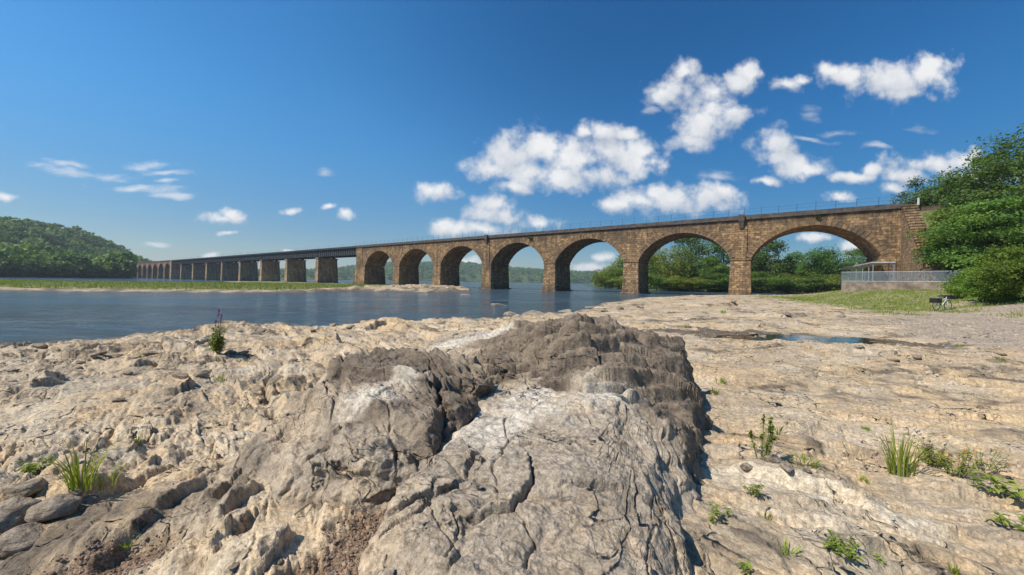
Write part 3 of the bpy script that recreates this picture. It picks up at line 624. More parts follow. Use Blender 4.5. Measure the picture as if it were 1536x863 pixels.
def a_left(x, y, d, z):
    q, _ = seg_dist(x, y, [gr(545, 548, 1.25), gr(650, 550, 1.27), gr(700, 575, 1.2), gr(650, 620, 1.15)])
    dark = 0.40+0.5*(1-sst(0.10, 0.55, q+0.2*fbm(x*3, y*3, 3, 410)))+0.35*fbm(x*2.2, y*2.2, 4, 411)
    q2, _ = seg_dist(x, y, [gr(530, 620, 1.1), gr(580, 590, 1.2), gr(610, 575, 1.22)]); p_ = 1-sst(0.03, 0.22, q2+0.12*fbm(x*4, y*4, 3, 412))
    return {'dark': dark*(1-0.65*p_), 'pale': 0.62*p_+0.08, 'grit': 0*x, 'su': 0.6*x+0.7*y+1.2*z, 'sv': -0.7*x+0.6*y}
outcrop('rock_outcrop', 'low humped brown rock outcrop with a cracked front beside the large one', POLY_L, CTRL_L, (-1.25, 0.0, 600), (1.5, 3.7, 440),
        lambda x, y: 0.12+0.55*sst(-1.0, -2.0, x)*0+0.5*np.clip((-1.0-x), 0, 1), d_left, a_left)

# ------------------------------------------------------------------ loose rocks and pebbles
def rock_mesh(seed, det=4):
    import bmesh
    bm = bmesh.new(); bmesh.ops.create_icosphere(bm, subdivisions=det, radius=1.0)
    V = np.array([v.co[:] for v in bm.verts]); Fc = np.array([[v.index for v in f.verts] for f in bm.faces]); bm.free()
    rs = np.random.RandomState(seed); r = np.ones(len(V))
    for k in range(11):                                  # planar cuts give facets
        n_ = rs.normal(size=3); n_ /= np.linalg.norm(n_); lim = rs.uniform(0.55, 0.85); dd = V@n_; r = np.minimum(r, np.where(dd > 0.05, lim/np.maximum(dd, 0.05), 9))
    r = r*(1+0.05*fbm(V[:, 0]*3+seed, V[:, 1]*3+V[:, 2]*2, 4, seed)+0.03*ridged(V[:, 0]*4, V[:, 2]*4+V[:, 1]*3, 3, seed+1))
    return V*r[:, None], Fc
RK = []
for i in range(6):
    V, Fc = rock_mesh(500+i)
    RK.append(mesh_np('loose_rock', V, Fc, M_BOULD, True, attrs={'dark': np.clip(0.35+0.5*fbm(V[:, 0]*2+i, V[:, 1]*2, 3, 520+i), 0, 1), 'pale': np.zeros(len(V)), 'grit': np.zeros(len(V)), 'su': V[:, 2]*0.5, 'sv': V[:, 0]*0.5}))
def place_rock(name, i, p, sx, sy, sz, rz, label, group=None, sink=0.3):
    o = link(name, RK[i % 6]); o.location = (p[0], p[1], p[2]+sz*(1-sink)*0.5); o.scale = (sx, sy, sz); o.rotation_euler = (rnd.uniform(-.2, .2), rnd.uniform(-.2, .2), rz)
    return tag(o, label, 'rock', group)
BOULD = [(35, 735, 40, 'dark rounded boulder at the left edge, topmost of its pile'), (20, 775, 48, 'grey boulder at the left picture edge below the topmost dark one'), (85, 765, 44, 'square grey boulder beside the muddy crevice on the left'),
         (122, 752, 24, 'small brown boulder just below the tall grass tuft'), (40, 812, 46, 'lowest grey boulder of the pile at the left edge'), (112, 735, 14, 'fist sized dark stone behind the grass tuft')]
for i, (px, py, w_, lb) in enumerate(BOULD):
    p = gz(px, py+8); s = w_/530*p.y*0.62; place_rock('boulder', i, p, s*1.15, s, s*0.8, i*1.3, lb)
LOOSE = [(270, 565, 20), (300, 562, 16), (150, 530, 10), (345, 528, 12), (362, 530, 12), (140, 532, 9), (395, 495, 10), (500, 487, 8), (470, 495, 7), (205, 535, 10), (225, 530, 12), (60, 520, 14), (20, 555, 8), (175, 600, 12), (190, 560, 10),
         (385, 500, 9), (525, 490, 10), (440, 540, 8), (520, 530, 9), (1180, 470, 10), (1260, 474, 9), (1020, 478, 8), (1340, 540, 9), (1100, 452, 7), (1130, 500, 8), (1145, 505, 9), (1290, 520, 10), (1240, 508, 8), (1375, 535, 10),
         (960, 460, 8), (930, 462, 9), (905, 466, 10), (1200, 512, 8), (1160, 690, 16), (1180, 702, 14), (1120, 700, 12), (1210, 705, 10), (500, 860, 9), (420, 845, 8), (350, 850, 10), (1500, 530, 8), (1450, 505, 7)]
for i, (px, py, w_) in enumerate(LOOSE):
    p = gz(px, py+2); s = w_/530*p.y*0.6
    place_rock('loose_rock', i, p, s*1.3, s, s*0.6, i*1.7, 'small loose angular rock lying on the bedrock shore', 'small loose rocks on the shore')
SHAL = [(750, 458, 26), (765, 472, 22), (800, 471, 40), (830, 474, 30), (735, 481, 30), (690, 487, 26), (780, 477, 34), (850, 468, 22), (700, 443, 14), (560, 489, 30), (890, 462, 26), (915, 457, 30), (650, 489, 18), (30, 437, 6), (580, 441, 8), (640, 442, 8)]
for i, (px, py, w_) in enumerate(SHAL):
    p = gr(px, py, 0.0); s = w_/530*p[1]*0.5
    place_rock('river_rock', i, (p[0], p[1], -0.06-0.03*s), s*1.3, s*0.9, s*0.22+0.10, i*0.8, 'low dark rock breaking the water surface near the shore', 'low rocks in the shallow water', 0.75)
def pebble_field(name, label, pts, sizes, cols, seed):
    """one mesh of many small faceted stones"""
    ico = rock_mesh(seed, 1); V0, F0 = ico; n_ = len(pts); rs = np.random.RandomState(seed)
    S = sizes[:, None, None]*V0[None]*np.stack([rs.uniform(.7, 1.3, n_), rs.uniform(.7, 1.3, n_), rs.uniform(.45, .8, n_)], -1)[:, None, :]
    a = rs.uniform(0, 6.28, n_)[:, None]; X = S[..., 0]*np.cos(a)-S[..., 1]*np.sin(a); Y = S[..., 0]*np.sin(a)+S[..., 1]*np.cos(a)
    Vt = np.stack([X, Y, S[..., 2]], -1)+pts[:, None, :]; Ft = F0[None]+(np.arange(n_)*len(V0))[:, None, None]
    m_, t, out = material(name); lv = t.add('ShaderNodeAttribute', attribute_name='lv').outputs['Fac']
    cr = t.add('ShaderNodeValToRGB', {0: lv}); e = cr.color_ramp.elements; e[0].color = (*cols[0], 1); e[1].color = (*cols[-1], 1)
    for k, cc in enumerate(cols[1:-1]): q = e.new((k+1)/(len(cols)-1)); q.color = (*cc, 1)
    principled(t, out, cr.outputs[0], 0.85)
    o = link(name, mesh_np(name, Vt.reshape(-1, 3), Ft.reshape(-1, 3), m_, False, attrs={'lv': np.repeat(rs.rand(n_), len(V0))})); return stuff(o, label, 'gravel')
rs = np.random.RandomState(3)
def scatter_mask(xr, yr, n_, fn):
    X = rs.uniform(*xr, n_); Y = rs.uniform(*yr, n_); k = rs.rand(n_) < fn(X, Y); return X[k], Y[k]
X, Y = scatter_mask((-2.4, 0), (0.7, 2.0), 26000, lambda a, b: gully(a, b)*0.9)
Z = ground_height(X, Y); sz = np.exp(rs.normal(-5.35, 0.45, len(X)))
pebble_field('gravel', 'loose reddish brown gravel filling the crevice between the rocks', np.stack([X, Y, Z+sz*0.3], -1), sz, [(0.08, 0.058, 0.045), (0.22, 0.125, 0.072), (0.15, 0.13, 0.11), (0.30, 0.185, 0.105), (0.13, 0.08, 0.055), (0.34, 0.27, 0.20)], 601)
X, Y = scatter_mask((6, 40), (7, 34), 60000, lambda a, b: gravel_mask(a, b)*0.6)
Z = ground_height(X, Y); sz = np.exp(rs.normal(-3.9, 0.4, len(X)))
pebble_field('gravel', 'grey brown gravel bank below the bushes on the right', np.stack([X, Y, Z+sz*0.2], -1), sz, [(0.17, 0.135, 0.10), (0.36, 0.29, 0.22), (0.28, 0.22, 0.165), (0.45, 0.39, 0.32)], 602)
X, Y = scatter_mask((-14, 12), (1.5, 16), 16000, lambda a, b: np.clip(0.1+0.5*fbm(a*0.6, b*0.6, 3, 640), 0, 1)*(ground_base(a, b)[1] > 0.3))
Z = ground_height(X, Y); sz = np.exp(rs.normal(-4.45, 0.55, len(X)))*np.clip(np.hypot(X, Y)/6, 0.4, 1.6)
pebble_field('pebbles', 'scattered small stones lying across the rock ledges', np.stack([X, Y, Z+sz*0.2], -1), sz, [(0.14, 0.12, 0.10), (0.36, 0.29, 0.21), (0.25, 0.20, 0.16), (0.46, 0.40, 0.32)], 603)

# ------------------------------------------------------------------ the bridge, local axes: t along it (away), w across it (away from the viewer), z up
Z0 = 63.0; BX = (1109.5-768)/F*Z0; S = 19.24; BW = 8.0
th_b = math.atan2(0.568, -0.823)
BM = Matrix(((-0.823, 0.568, 0, BX), (0.568, 0.823, 0, Z0), (0, 0, 1, 0), (0, 0, 0, 1)))
bridge = thing('railway_bridge', 'long stone arch railway bridge with steel girder spans crossing the river', 'bridge')
bridge.matrix_world = BM
ZT, ZS, ZC, HS = 13.75, 6.9, 12.05, (S-3.0)/2
RR = (HS*HS+(ZC-ZS)**2)/(2*(ZC-ZS)); CZ = ZC-RR; AH = math.asin(HS/RR)
ARS = [(CZ+RR*math.cos(a), RR*math.sin(a)) for a in np.linspace(-AH, AH, 41)]
def arch_span(t0):
    """from pier centre t0 to t0+S: both spandrel faces, soffit"""
    mid = t0+S/2; b = MB()
    cols = [(t0, ZS)]+[(mid+o, zz) for zz, o in ARS]+[(t0+S, ZS)]
    for wv, flip in ((0, False), (BW, True)):
        for (ta, za), (tb, zb_) in zip(cols[:-1], cols[1:]):
            n_ = 3
            for k in range(n_):
                a0 = za+(ZT-za)*k/n_; a1 = za+(ZT-za)*(k+1)/n_; b0 = zb_+(ZT-zb_)*k/n_; b1 = zb_+(ZT-zb_)*(k+1)/n_
                q = [(ta, wv, a0), (tb, wv, b0), (tb, wv, b1), (ta, wv, a1)]
                b.poly(q[::-1] if flip else q, [(p[0], p[2]) for p in (q[::-1] if flip else q)])
    s_ = 0
    for (z1, o1), (z2, o2) in zip(ARS[:-1], ARS[1:]):
        ds = math.hypot(z2-z1, o2-o1)
        b.poly([(mid+o1, 0, z1), (mid+o1, BW, z1), (mid+o2, BW, z2), (mid+o2, 0, z2)], [(0, s_), (BW, s_), (BW, s_+ds), (0, s_+ds)]); s_ += ds
    b.poly([(t0, 0, ZT), (t0+S, 0, ZT), (t0+S, BW, ZT), (t0, BW, ZT)])
    o = b.build('arch_span', M_STONE, bridge)
    rg = random.Random(int(t0*10)); N = 31
    for side in (0, 1):
        r = MB()
        for k in range(N):
            a0 = -AH+2*AH*k/N+0.004; a1 = -AH+2*AH*(k+1)/N-0.004; pr = rg.uniform(0.05, 0.16); r1 = RR+rg.uniform(0.85, 1.05); r0 = RR-rg.uniform(0.0, 0.03)
            wa, wb = (-pr, 0.3) if side == 0 else (BW-0.3, BW+pr)
            pt = lambda a, rr_, ww: (mid+rr_*math.sin(a), ww, CZ+rr_*math.cos(a))
            uo = rg.uniform(0, 40); uvq = [(uo, uo*1.7), (uo+.8, uo*1.7), (uo+.8, uo*1.7+.9), (uo, uo*1.7+.9)]
            r.poly([pt(a0, r0, wa), pt(a1, r0, wa), pt(a1, r1, wa), pt(a0, r1, wa)], uvq); r.poly([pt(a0, r0, wb), pt(a0, r1, wb), pt(a1, r1, wb), pt(a1, r0, wb)], uvq)
            r.poly([pt(a0, r0, wa), pt(a0, r0, wb), pt(a1, r0, wb), pt(a1, r0, wa)], uvq); r.poly([pt(a0, r1, wa), pt(a1, r1, wa), pt(a1, r1, wb), pt(a0, r1, wb)], uvq)
            r.poly([pt(a0, r0, wa), pt(a0, r1, wa), pt(a0, r1, wb), pt(a0, r0, wb)], uvq); r.poly([pt(a1, r0, wa), pt(a1, r0, wb), pt(a1, r1, wb), pt(a1, r1, wa)], uvq)
        r.build('arch_ring', M_VOUS, o)
def stone_pier(tc, top=3.0, bot=3.6, zb_=-2.0, ztop=ZS):
    b = MB(); b.box(tc-bot/2, tc+bot/2, -0.40, BW+0.40, zb_, ztop-0.35, 0, (tc-top/2, tc+top/2, -0.03, BW+0.03))
    o = b.build('pier', M_STONE, bridge)
    c_ = MB(); c_.box(tc-top/2-0.12, tc+top/2+0.12, -0.16, BW+0.16, ztop-0.347, ztop-0.003); c_.build('impost', M_VOUS, o)
    if zb_ < 0:
        c_ = MB(); c_.box(tc-bot/2-0.3, tc+bot/2+0.3, -0.8, BW+0.8, zb_, 0.45+rnd.uniform(-.2, .15)); c_.build('footing', M_GPIER, o)
for k in range(-1, 6): arch_span(k*S)
for k in range(0, 6): stone_pier(k*S)
# end pier that carries arch six and the first girder
T7 = 6*S-1.5
b = MB(); b.box(T7-0.35, T7+7.3, -0.7, BW+0.7, -2, ZS-0.2, 0, (T7+0.02, T7+5.6, -0.1, BW+0.1)); b.build('pier', M_STONE, bridge)
b = MB(); b.box(T7+1.52, T7+5.5, -0.12, BW+0.12, ZS-0.197, 14.2); b.build('abutment_tower', M_STONE, bridge)
# coping, parapet and rail of the near arches
def coping(t0, t1):
    for w0, w1 in ((-0.32, 0.45), (BW-0.45, BW+0.32)):
        b = MB(); b.box(t0, t1, w0, w1, ZT-0.02, ZT+0.28)
        b.box(t0, t1, w0+0.22 if w0 < 0 else w0+0.05, w1-0.05 if w0 < 0 else w1-0.22, ZT+0.283, ZT+0.74)
        b.build('coping', M_COPE, bridge)
    b = MB(); b.box(t0, t1, 0.45, BW-0.45, ZT+0.003, ZT+0.35); b.build('ballast_bed', M_CONC, bridge)
coping(-S-0.6, T7+5.6)
b = MB(); b.box(-S-4.2, -S, -0.10, BW+0.1, -1, ZT-0.003); abut = b.build('abutment', M_STONE, bridge)
b = MB(); b.box(-S+0.003, -S+1.65, -0.25, BW+0.2, -1, ZS); b.build('abutment_pier', M_STONE, bridge)
def railing(t0, t1, step, zb_):
    for zz in (0.55, 1.08):
        r = MB(); r.tube([(t0, -0.05, zb_+zz), (t1, -0.05, zb_+zz)], 0.010, 5); o = r.build('railing', M_STEEL, bridge)
    n_ = int((t1-t0)/step); me = None
    for k in range(n_+1):
        q = MB(); h_ = 1.2; q.tube([(0, 0, 0), (0, 0, h_)], 0.026, 5)
        if me is None: p = q.build('post', M_STEEL, o); me = p.data
        else: p = link('post', me, o)
        p.location = (t0+k*step, -0.05, zb_); p.scale = (1, 1, 1.25 if k % 4 == 0 else 1.0)
railing(-S-0.4, T7+5, 2.4, ZT+0.74)
for tt in (0.0, 3*S):
    b = MB(); b.box(tt-0.45, tt+0.45, -0.8, -0.325, ZT-0.30, ZT+0.85); b.box(tt-0.3, tt+0.3, -0.45, -0.03, ZT-1.5, ZT-0.303, 0, (tt-0.4, tt+0.4, -0.75, -0.03)); b.build('refuge_bay', M_COPE, bridge)
for tt in (0.0, 3*S):
    b = MB(); b.box(tt-0.9, tt+0.9, -0.2, -0.003, ZS+0.05, ZT-1.2); b.build('pilaster', M_STONE, bridge)
# girder spans
GP = [148+27.8*k for k in range(8)]; TE = 370.0
def girder_pier(tc):
    b = MB(); b.box(tc-1.35, tc+1.35, -0.45, BW+0.45, -2, 10.3, 0, (tc-1.0, tc+1.0, 0.0, BW)); o = b.build('pier', M_GPIER, bridge)
    b = MB(); b.box(tc-1.2, tc+1.2, -0.25, BW+0.25, 10.303, 10.75); b.build('pier_cap', M_CONC, o)
    for wv in (1.0, BW-1.0):
        b = MB(); b.box(tc-0.8, tc+0.8, wv-0.4, wv+0.4, 10.753, 11.1); b.build('bearing', M_STEEL, o)
def girder(t0, t1):
    for wv in (0.5, BW-0.5):
        b = MB(); b.box(t0+0.1, t1-0.1, wv-0.02, wv+0.02, 11.16, 13.6)
        for za, zb_ in ((11.103, 11.157), (13.603, 13.66)): b.box(t0+0.1, t1-0.1, wv-0.25, wv+0.25, za, zb_)
        k = t0+0.4
        while k < t1-0.3:
            b.box(k-0.04, k+0.04, wv-0.2, wv-0.023, 11.163, 13.597); b.box(k-0.04, k+0.04, wv+0.023, wv+0.2, 11.163, 13.597); k += 1.55
        b.build('girder_span', M_STEEL, bridge)
    b = MB(); b.box(t0, t1, -0.25, BW+0.25, 13.7, 14.05); b.box(t0, t1, -0.28, -0.05, 14.053, 14.35); b.build('deck', M_STEEL, bridge)
ends = [T7+5.6]+GP+[TE-3.0]
for g_ in GP: girder_pier(g_)
for a, b_ in zip(ends[:-1], ends[1:]): girder(a, b_)
railing(T7+5.8, TE, 9.2, 14.35)
# far arches to the wooded bank
b = MB(); b.box(TE-3.2, TE+1.6, -0.6, BW+0.6, -2, 14.2, 0, (TE-2.8, TE+1.5, -0.1, BW+0.1)); b.build('pier', M_GPIER, bridge)
for k in range(7): arch_span(TE+k*S)
for k in range(1, 8): stone_pier(TE+k*S)
coping(TE+1.6, TE+7*S+10)
# wing wall with stepped coping, running from the abutment towards the viewer
b = MB(); Lw = 10.6; tw0, tw1 = -S-4.2, -S-0.35; NSTP = 24; ws = [-0.103-Lw*k/NSTP for k in range(NSTP+1)]
for k in range(NSTP):
    z1 = 13.9-9.6*k/(NSTP-1); off = 0.0
    b.box(tw1-1.3, tw1+0.9*(k/NSTP), ws[k+1]+0.002, ws[k], 0.2, z1, 0, (tw1-1.3, tw1, ws[k+1]+0.002, ws[k]))
wing = b.build('wing_wall', M_WING, bridge)
b = MB()
for k in range(NSTP):
    z1 = 13.9-9.6*k/(NSTP-1); b.box(tw1-1.45, tw1+0.12, ws[k+1]-0.08, ws[k]-0.005, z1+0.002, z1+0.26)
b.build('wing_coping', M_WING, wing)
# white mile marker post on the abutment
def b2w(t_, w_, z_): return BM @ Vector((t_, w_, z_))
q = MB(); q.box(-0.10, 0.10, -0.05, 0.05, 0, 0.95); q.box(-0.07, 0.07, -0.04, 0.04, 0.953, 1.03, 0, (-0.03, 0.03, -0.02, 0.02))
mp_ = q.build('marker_post', M_WHITE); mp_.location = b2w(-S-1.9, -0.6, 13.95); tag(mp_, 'short white marker post standing on the end of the bridge', 'post')

# ------------------------------------------------------------------ leaf clouds
def leaf_quads(P, N, size, rs, aspect=0.6):
    """P (n,3) centres, N (n,3) preferred normals"""
    n_ = len(P); nm = N+rs.normal(size=(n_, 3))*0.7; nm /= np.linalg.norm(nm, axis=1)[:, None]+1e-9
    a = np.cross(nm, rs.normal(size=(n_, 3))); a /= np.linalg.norm(a, axis=1)[:, None]+1e-9; b_ = np.cross(nm, a)
    s = (size*rs.uniform(0.6, 1.3, n_))[:, None]; a = a*s; b_ = b_*s*aspect
    V = np.stack([P-a, P+b_, P+a, P-b_], 1).reshape(-1, 3); Fq = np.arange(4*n_).reshape(-1, 4); return V, Fq
def crown_mesh(name, seed, mat, rx, rz, zc, lobes=14, nclump=140, nleaf=45, leaf=0.3, clump=0.9, style='round', ry=None):
    rs = np.random.RandomState(seed); ry = ry or rx
    if style == 'layered':
        Lc = []; 
        for k in range(lobes):
            zz = rs.uniform(-1, 1); a = rs.uniform(0, 6.28); rad = math.sqrt(max(0, 1-zz*zz*0.97))*rs.uniform(0.3, 0.95)
            Lc.append((math.cos(a)*rad*rx, math.sin(a)*rad*ry, zz*rz, rs.uniform(0.26, 0.48)*rx*(1-0.62*max(0, zz))))
    else:
        Lc = [(0, 0, 0, 0.62*min(rx, rz))]
        for k in range(lobes):
            d_ = rs.normal(size=3); d_ /= np.linalg.norm(d_); d_[2] = d_[2]*0.9+0.1; q = rs.uniform(0.5, 0.78)
            Lc.append((d_[0]*rx*q, d_[1]*ry*q, d_[2]*rz*q, rs.uniform(0.24, 0.46)*min(rx, rz)))
    Lc = np.array(Lc); wts = Lc[:, 3]**2; li = rs.choice(len(Lc), nclump, p=wts/wts.sum())
    d_ = rs.normal(size=(nclump, 3)); d_[:, 2] = np.abs(d_[:, 2])*np.where(rs.rand(nclump) < 0.75, 1, -1); d_ /= np.linalg.norm(d_, axis=1)[:, None]
    fl = np.array([1, 1, 0.28 if style == 'layered' else 0.85])
    cc = Lc[li, :3]+d_*fl*(Lc[li, 3]*rs.uniform(0.7, 1.08, nclump))[:, None]
    cv = rs.rand(nclump)
    P = np.repeat(cc, nleaf, 0)+rs.normal(size=(nclump*nleaf, 3))*clump*0.42*np.array([1, 1, 0.32 if style == 'layered' else 0.62])
    N = np.repeat(d_*np.array([0.8, 0.8, 1])+np.array([0, 0, 0.5]), nleaf, 0)
    for ax_, tgt in ((0, rx), (1, ry), (2, rz)):
        P[:, ax_] *= tgt/np.percentile(np.abs(P[:, ax_]), 98.5)
    P[:, 2] += zc; V, Fq = leaf_quads(P, N, leaf, rs)
    lv = np.clip(np.repeat(cv, nleaf)*0.6+rs.rand(nclump*nleaf)*0.4, 0, 1)
    return mesh_np(name, V, Fq, mat, False, attrs={'lv': np.repeat(lv, 4)}), cc+np.array([0, 0, zc])
def trunk_mesh(name, h, r, seed, targets):
    rg = random.Random(seed); b = MB(); top = Vector((rg.uniform(-.04, .04)*h, rg.uniform(-.04, .04)*h, h))
    b.tube([(0, 0, -0.5), (0, 0, 0.02*h), top*0.35, top*0.7, top], [r*1.35, r*1.1, r*0.85, r*0.55, r*0.15], 8)
    for q in rg.sample(list(map(tuple, targets)), min(9, len(targets))):
        s = rg.uniform(0.3, 0.7); p0 = top*s; p2_ = Vector(q); p1 = p0.lerp(p2_, 0.5)+Vector((0, 0, -0.04*h)); b.tube([p0, p1, p2_], [r*0.4, r*0.25, r*0.06], 5)
    me = b.build(name, M_BARK, None, True); d_ = me.data; bpy.data.objects.remove(me); return d_
TV = {}
def variant(key, *a, **k):
    h = k.pop('h'); me, cc = crown_mesh('crown', *a, **k); TV[key] = (me, trunk_mesh('trunk', h*0.8, h*0.022, sum(map(ord, key)) % 97, cc), h)
for i in range(4): variant('r%d' % i, 700+i, M_LEAF, 0.36, 0.47, 0.52, lobes=16, nclump=230, nleaf=34, leaf=0.016, clump=0.085, h=1.0)
for i in range(2): variant('y%d' % i, 720+i, M_LEAF_Y, 0.40, 0.47, 0.52, lobes=14, nclump=230, nleaf=34, leaf=0.016, clump=0.085, h=1.0)
for i in range(2): variant('d%d' % i, 730+i, M_LEAF_D, 0.34, 0.47, 0.52, lobes=16, nclump=230, nleaf=34, leaf=0.016, clump=0.085, h=1.0)
variant('b0', 740, M_LEAF, 0.62, 0.44, 0.45, lobes=18, nclump=230, nleaf=34, leaf=0.022, clump=0.12, h=1.0)
variant('b1', 741, M_LEAF_Y, 0.62, 0.44, 0.45, lobes=18, nclump=230, nleaf=34, leaf=0.022, clump=0.12, h=1.0)
def tree(key, p, h, wid, label, name='tree', cat='tree', rz=None, group=None):
    me, tr, _ = TV[key]; t_ = thing(name, label, cat, p, rnd.uniform(0, 6.28) if rz is None else rz, group)
    c_ = link('crown', me, t_); q = link('trunk', tr, t_); sx = wid/(0.72 if key[0] != 'b' else 1.24)
    for o in (c_, q): o.scale = (sx, sx, h)
    q.scale = (h, h, h)
    return t_
def tree_px(key, px, top, Y, wpx, label, zbase=0.5, **k):
    p = at(px, 430, Y); h = at(px, top, Y).z-zbase; return tree(key, (p.x, Y, zbase), h, wpx/F*Y, label, **k)
# trees on the far bank behind the arches
for a in [
    ('y0', 928, 384, 150, 46, 'yellowish tree at the bend of the bank, left of the second bare pier'),
    ('y1', 908, 402, 165, 30, 'small yellow green tree leftmost on the far bank behind the arches'),
    ('r0', 952, 392, 170, 40, 'green tree half hidden by the stone pier at the water'),
    ('r1', 1040, 350, 132, 62, 'tallest tree seen through the second arch from the abutment'),
    ('r2', 1082, 356, 128, 60, 'tall dark tree just left of the pier standing on the rock'),
    ('y1', 1003, 372, 118, 56, 'pale green willow like tree by the water under the second arch'),
    ('d0', 985, 378, 136, 46, 'dark tree behind the pale willow under the second arch'),
    ('r3', 1062, 385, 114, 44, 'rounded green tree low in front of the tallest one'),
    ('b0', 1085, 408, 110, 60, 'wide low shrubby tree at the water left of the rock pier'),
    ('b1', 1040, 415, 110, 50, 'bright low shrub on the bank under the second arch'),
    ('d1', 1150, 360, 118, 60, 'tall dark tree just right of the rock pier under the nearest arch'),
    ('d0', 1128, 372, 124, 46, 'dark tree partly behind the rock pier'),
    ('d1', 1185, 380, 122, 44, 'dark tree in the dip under the nearest arch'),
    ('d0', 1218, 374, 112, 56, 'broad rounded dark tree in the middle of the nearest arch'),
    ('r2', 1248, 378, 112, 46, 'green tree right of the broad dark one under the nearest arch'),
    ('d1', 1272, 394, 118, 40, 'dark tree next to the trail canopy'),
    ('b0', 1150, 414, 106, 64, 'low bush at the waterline right of the rock pier'),
    ('b0', 1200, 412, 106, 66, 'low bush at the waterline in the middle of the nearest arch'),
    ('b1', 1245, 410, 104, 60, 'low light green bush at the waterline left of the canopy'),
    ('b0', 985, 410, 112, 50, 'low bush at the water just right of the second bare pier'),
    ('b1', 1015, 414, 109, 46, 'yellow green bush at the foot of the pale willow'),
    ('b0', 1062, 418, 108, 50, 'small dark bush on the waterline under the tallest tree'),
    ('b0', 1132, 405, 112, 50, 'dark bush hugging the right side of the rock pier'),
    ('b1', 1178, 408, 109, 48, 'pale bush between the low bushes under the nearest arch'),
    ('b0', 1225, 402, 110, 56, 'tall bush below the broad rounded dark tree'),
    ('b0', 1262, 408, 106, 44, 'dark bush at the corner of the retaining wall'),
    ('b1', 935, 412, 146, 40, 'yellowish bush below the tree at the bend of the bank'),
    ('r1', 1292, 372, 120, 40, 'thin open tree seen beside the abutment through the nearest arch')]:
    tree_px(*a)
# trees and bushes on the right
def big(key, seed, mat, px, top, Y, wpx, label, zbase, leaf, nclump, nleaf, style='round', lobes=16, name='tree', cat='tree', rzf=0.45, clump=0.9):
    zt = at(px, top, Y).z; h = zt-zbase; wd = wpx/F*Y
    me, cc = crown_mesh('crown', seed, mat, wd/2, h*rzf, h*(1-rzf), lobes=lobes, nclump=nclump, nleaf=nleaf, leaf=leaf, clump=clump, style=style, ry=wd*0.42)
    p = at(px, 430, Y); t_ = thing(name, label, cat, (p.x, Y, zbase), -math.atan2(p.x, Y)); link('crown', me, t_)
    link('trunk', trunk_mesh('trunk', h*0.8, max(0.06, h*0.018), seed, cc), t_); return t_
big('', 801, M_LEAF_D, 1532, 200, 50, 150, 'tallest broad leaved tree at the right edge', 6.0, 0.19, 420, 55, lobes=22, clump=1.5)
big('', 802, M_LEAF_D, 1478, 238, 46, 84, 'dark tree with drooping layered branches left of the tallest tree', 5.0, 0.17, 330, 55, 'layered', 26, clump=1.5)
big('', 803, M_LEAF, 1508, 300, 39, 172, 'broad layered leafy tree spreading in front of the wing wall', 2.0, 0.15, 480, 60, 'layered', 44, rzf=0.40, clump=1.4)
big('', 804, M_LEAF, 1520, 300, 40, 150, 'leafy tree below the tallest tree at the right edge', 2.0, 0.15, 420, 55, 'layered', 34, rzf=0.42, clump=1.4)
big('', 805, M_LEAF, 1368, 272, 62, 62, 'small tree on the embankment just right of the bridge end', 12.0, 0.17, 120, 40, lobes=9, clump=1.0)
big('', 806, M_LEAF, 1408, 266, 62, 62, 'spreading small tree on top of the embankment', 12.0, 0.17, 110, 40, lobes=9, clump=1.0)
big('', 807, M_LEAF, 1440, 268, 60, 60, 'leafy tree on the embankment beside the dark layered tree', 11.0, 0.17, 150, 40, lobes=10, clump=1.0)
big('', 808, M_LEAF_Y, 1432, 318, 44, 50, 'light green bush on the slope above the wing wall', 7.5, 0.14, 150, 40, lobes=10, name='bush', cat='bush')
for i, (px, top, Y, wpx, lb) in enumerate([(1460, 404, 27, 60, 'low green bush nearest the bicycle'), (1500, 392, 24, 90, 'rounded feathery bush in the row at the right'), (1540, 372, 22, 90, 'tallest bush of the row cut by the right edge'),
                                         (1475, 415, 31, 70, 'bush at the end of the grey fence')]):
    big('', 820+i, M_BUSH if i != 3 else M_LEAF, px, top, Y, wpx, lb, gheight(at(px, 430, Y).x, Y)-0.1, 0.06, 260, 70, lobes=14, name='bush', cat='bush', rzf=0.52, clump=0.42)

# embankment behind the wing wall
tt = np.linspace(-120, -S-0.9, 60); ww = np.linspace(-16, 26, 60); T_, W_ = np.meshgrid(tt, ww)
zz = np.clip(13.2-np.clip(-W_-0.3, 0, 99)*0.95-np.clip(W_-8, 0, 99)*0.8, -1.0, 13.2)+0.4*fbm(T_*0.3, W_*0.3, 4, 850)
pts = np.stack([BX-0.823*T_+0.568*W_, Z0+0.568*T_+0.823*W_, zz], -1).reshape(-1, 3)
m_, t, out = material('embankment turf'); P = t.add('ShaderNodeNewGeometry').outputs['Position']; n_ = t.noise(P, 1.2, 6, 0.7)
principled(t, out, t.mix(t.ramp(n_, 0.35, 0.65), (0.07, 0.10, 0.025), (0.17, 0.19, 0.05)), 0.95, bump(t, t.noise(P, 5, 4), 1.0, 0.2)); M_TURF = m_
structure(link('embankment', mesh_np('embankment', pts, grid_faces(60, 60), M_TURF, True)))

m_, t, out = material('woodland undergrowth'); P = t.add('ShaderNodeNewGeometry').outputs['Position']; n_ = t.noise(P, 0.25, 6, 0.75)
principled(t, out, t.mix(t.ramp(n_, 0.35, 0.65), (0.030, 0.058, 0.016), (0.075, 0.115, 0.030)), 0.95, bump(t, t.noise(P, 0.6, 5, 0.7), 1.0, 1.5)); M_UNDER = m_
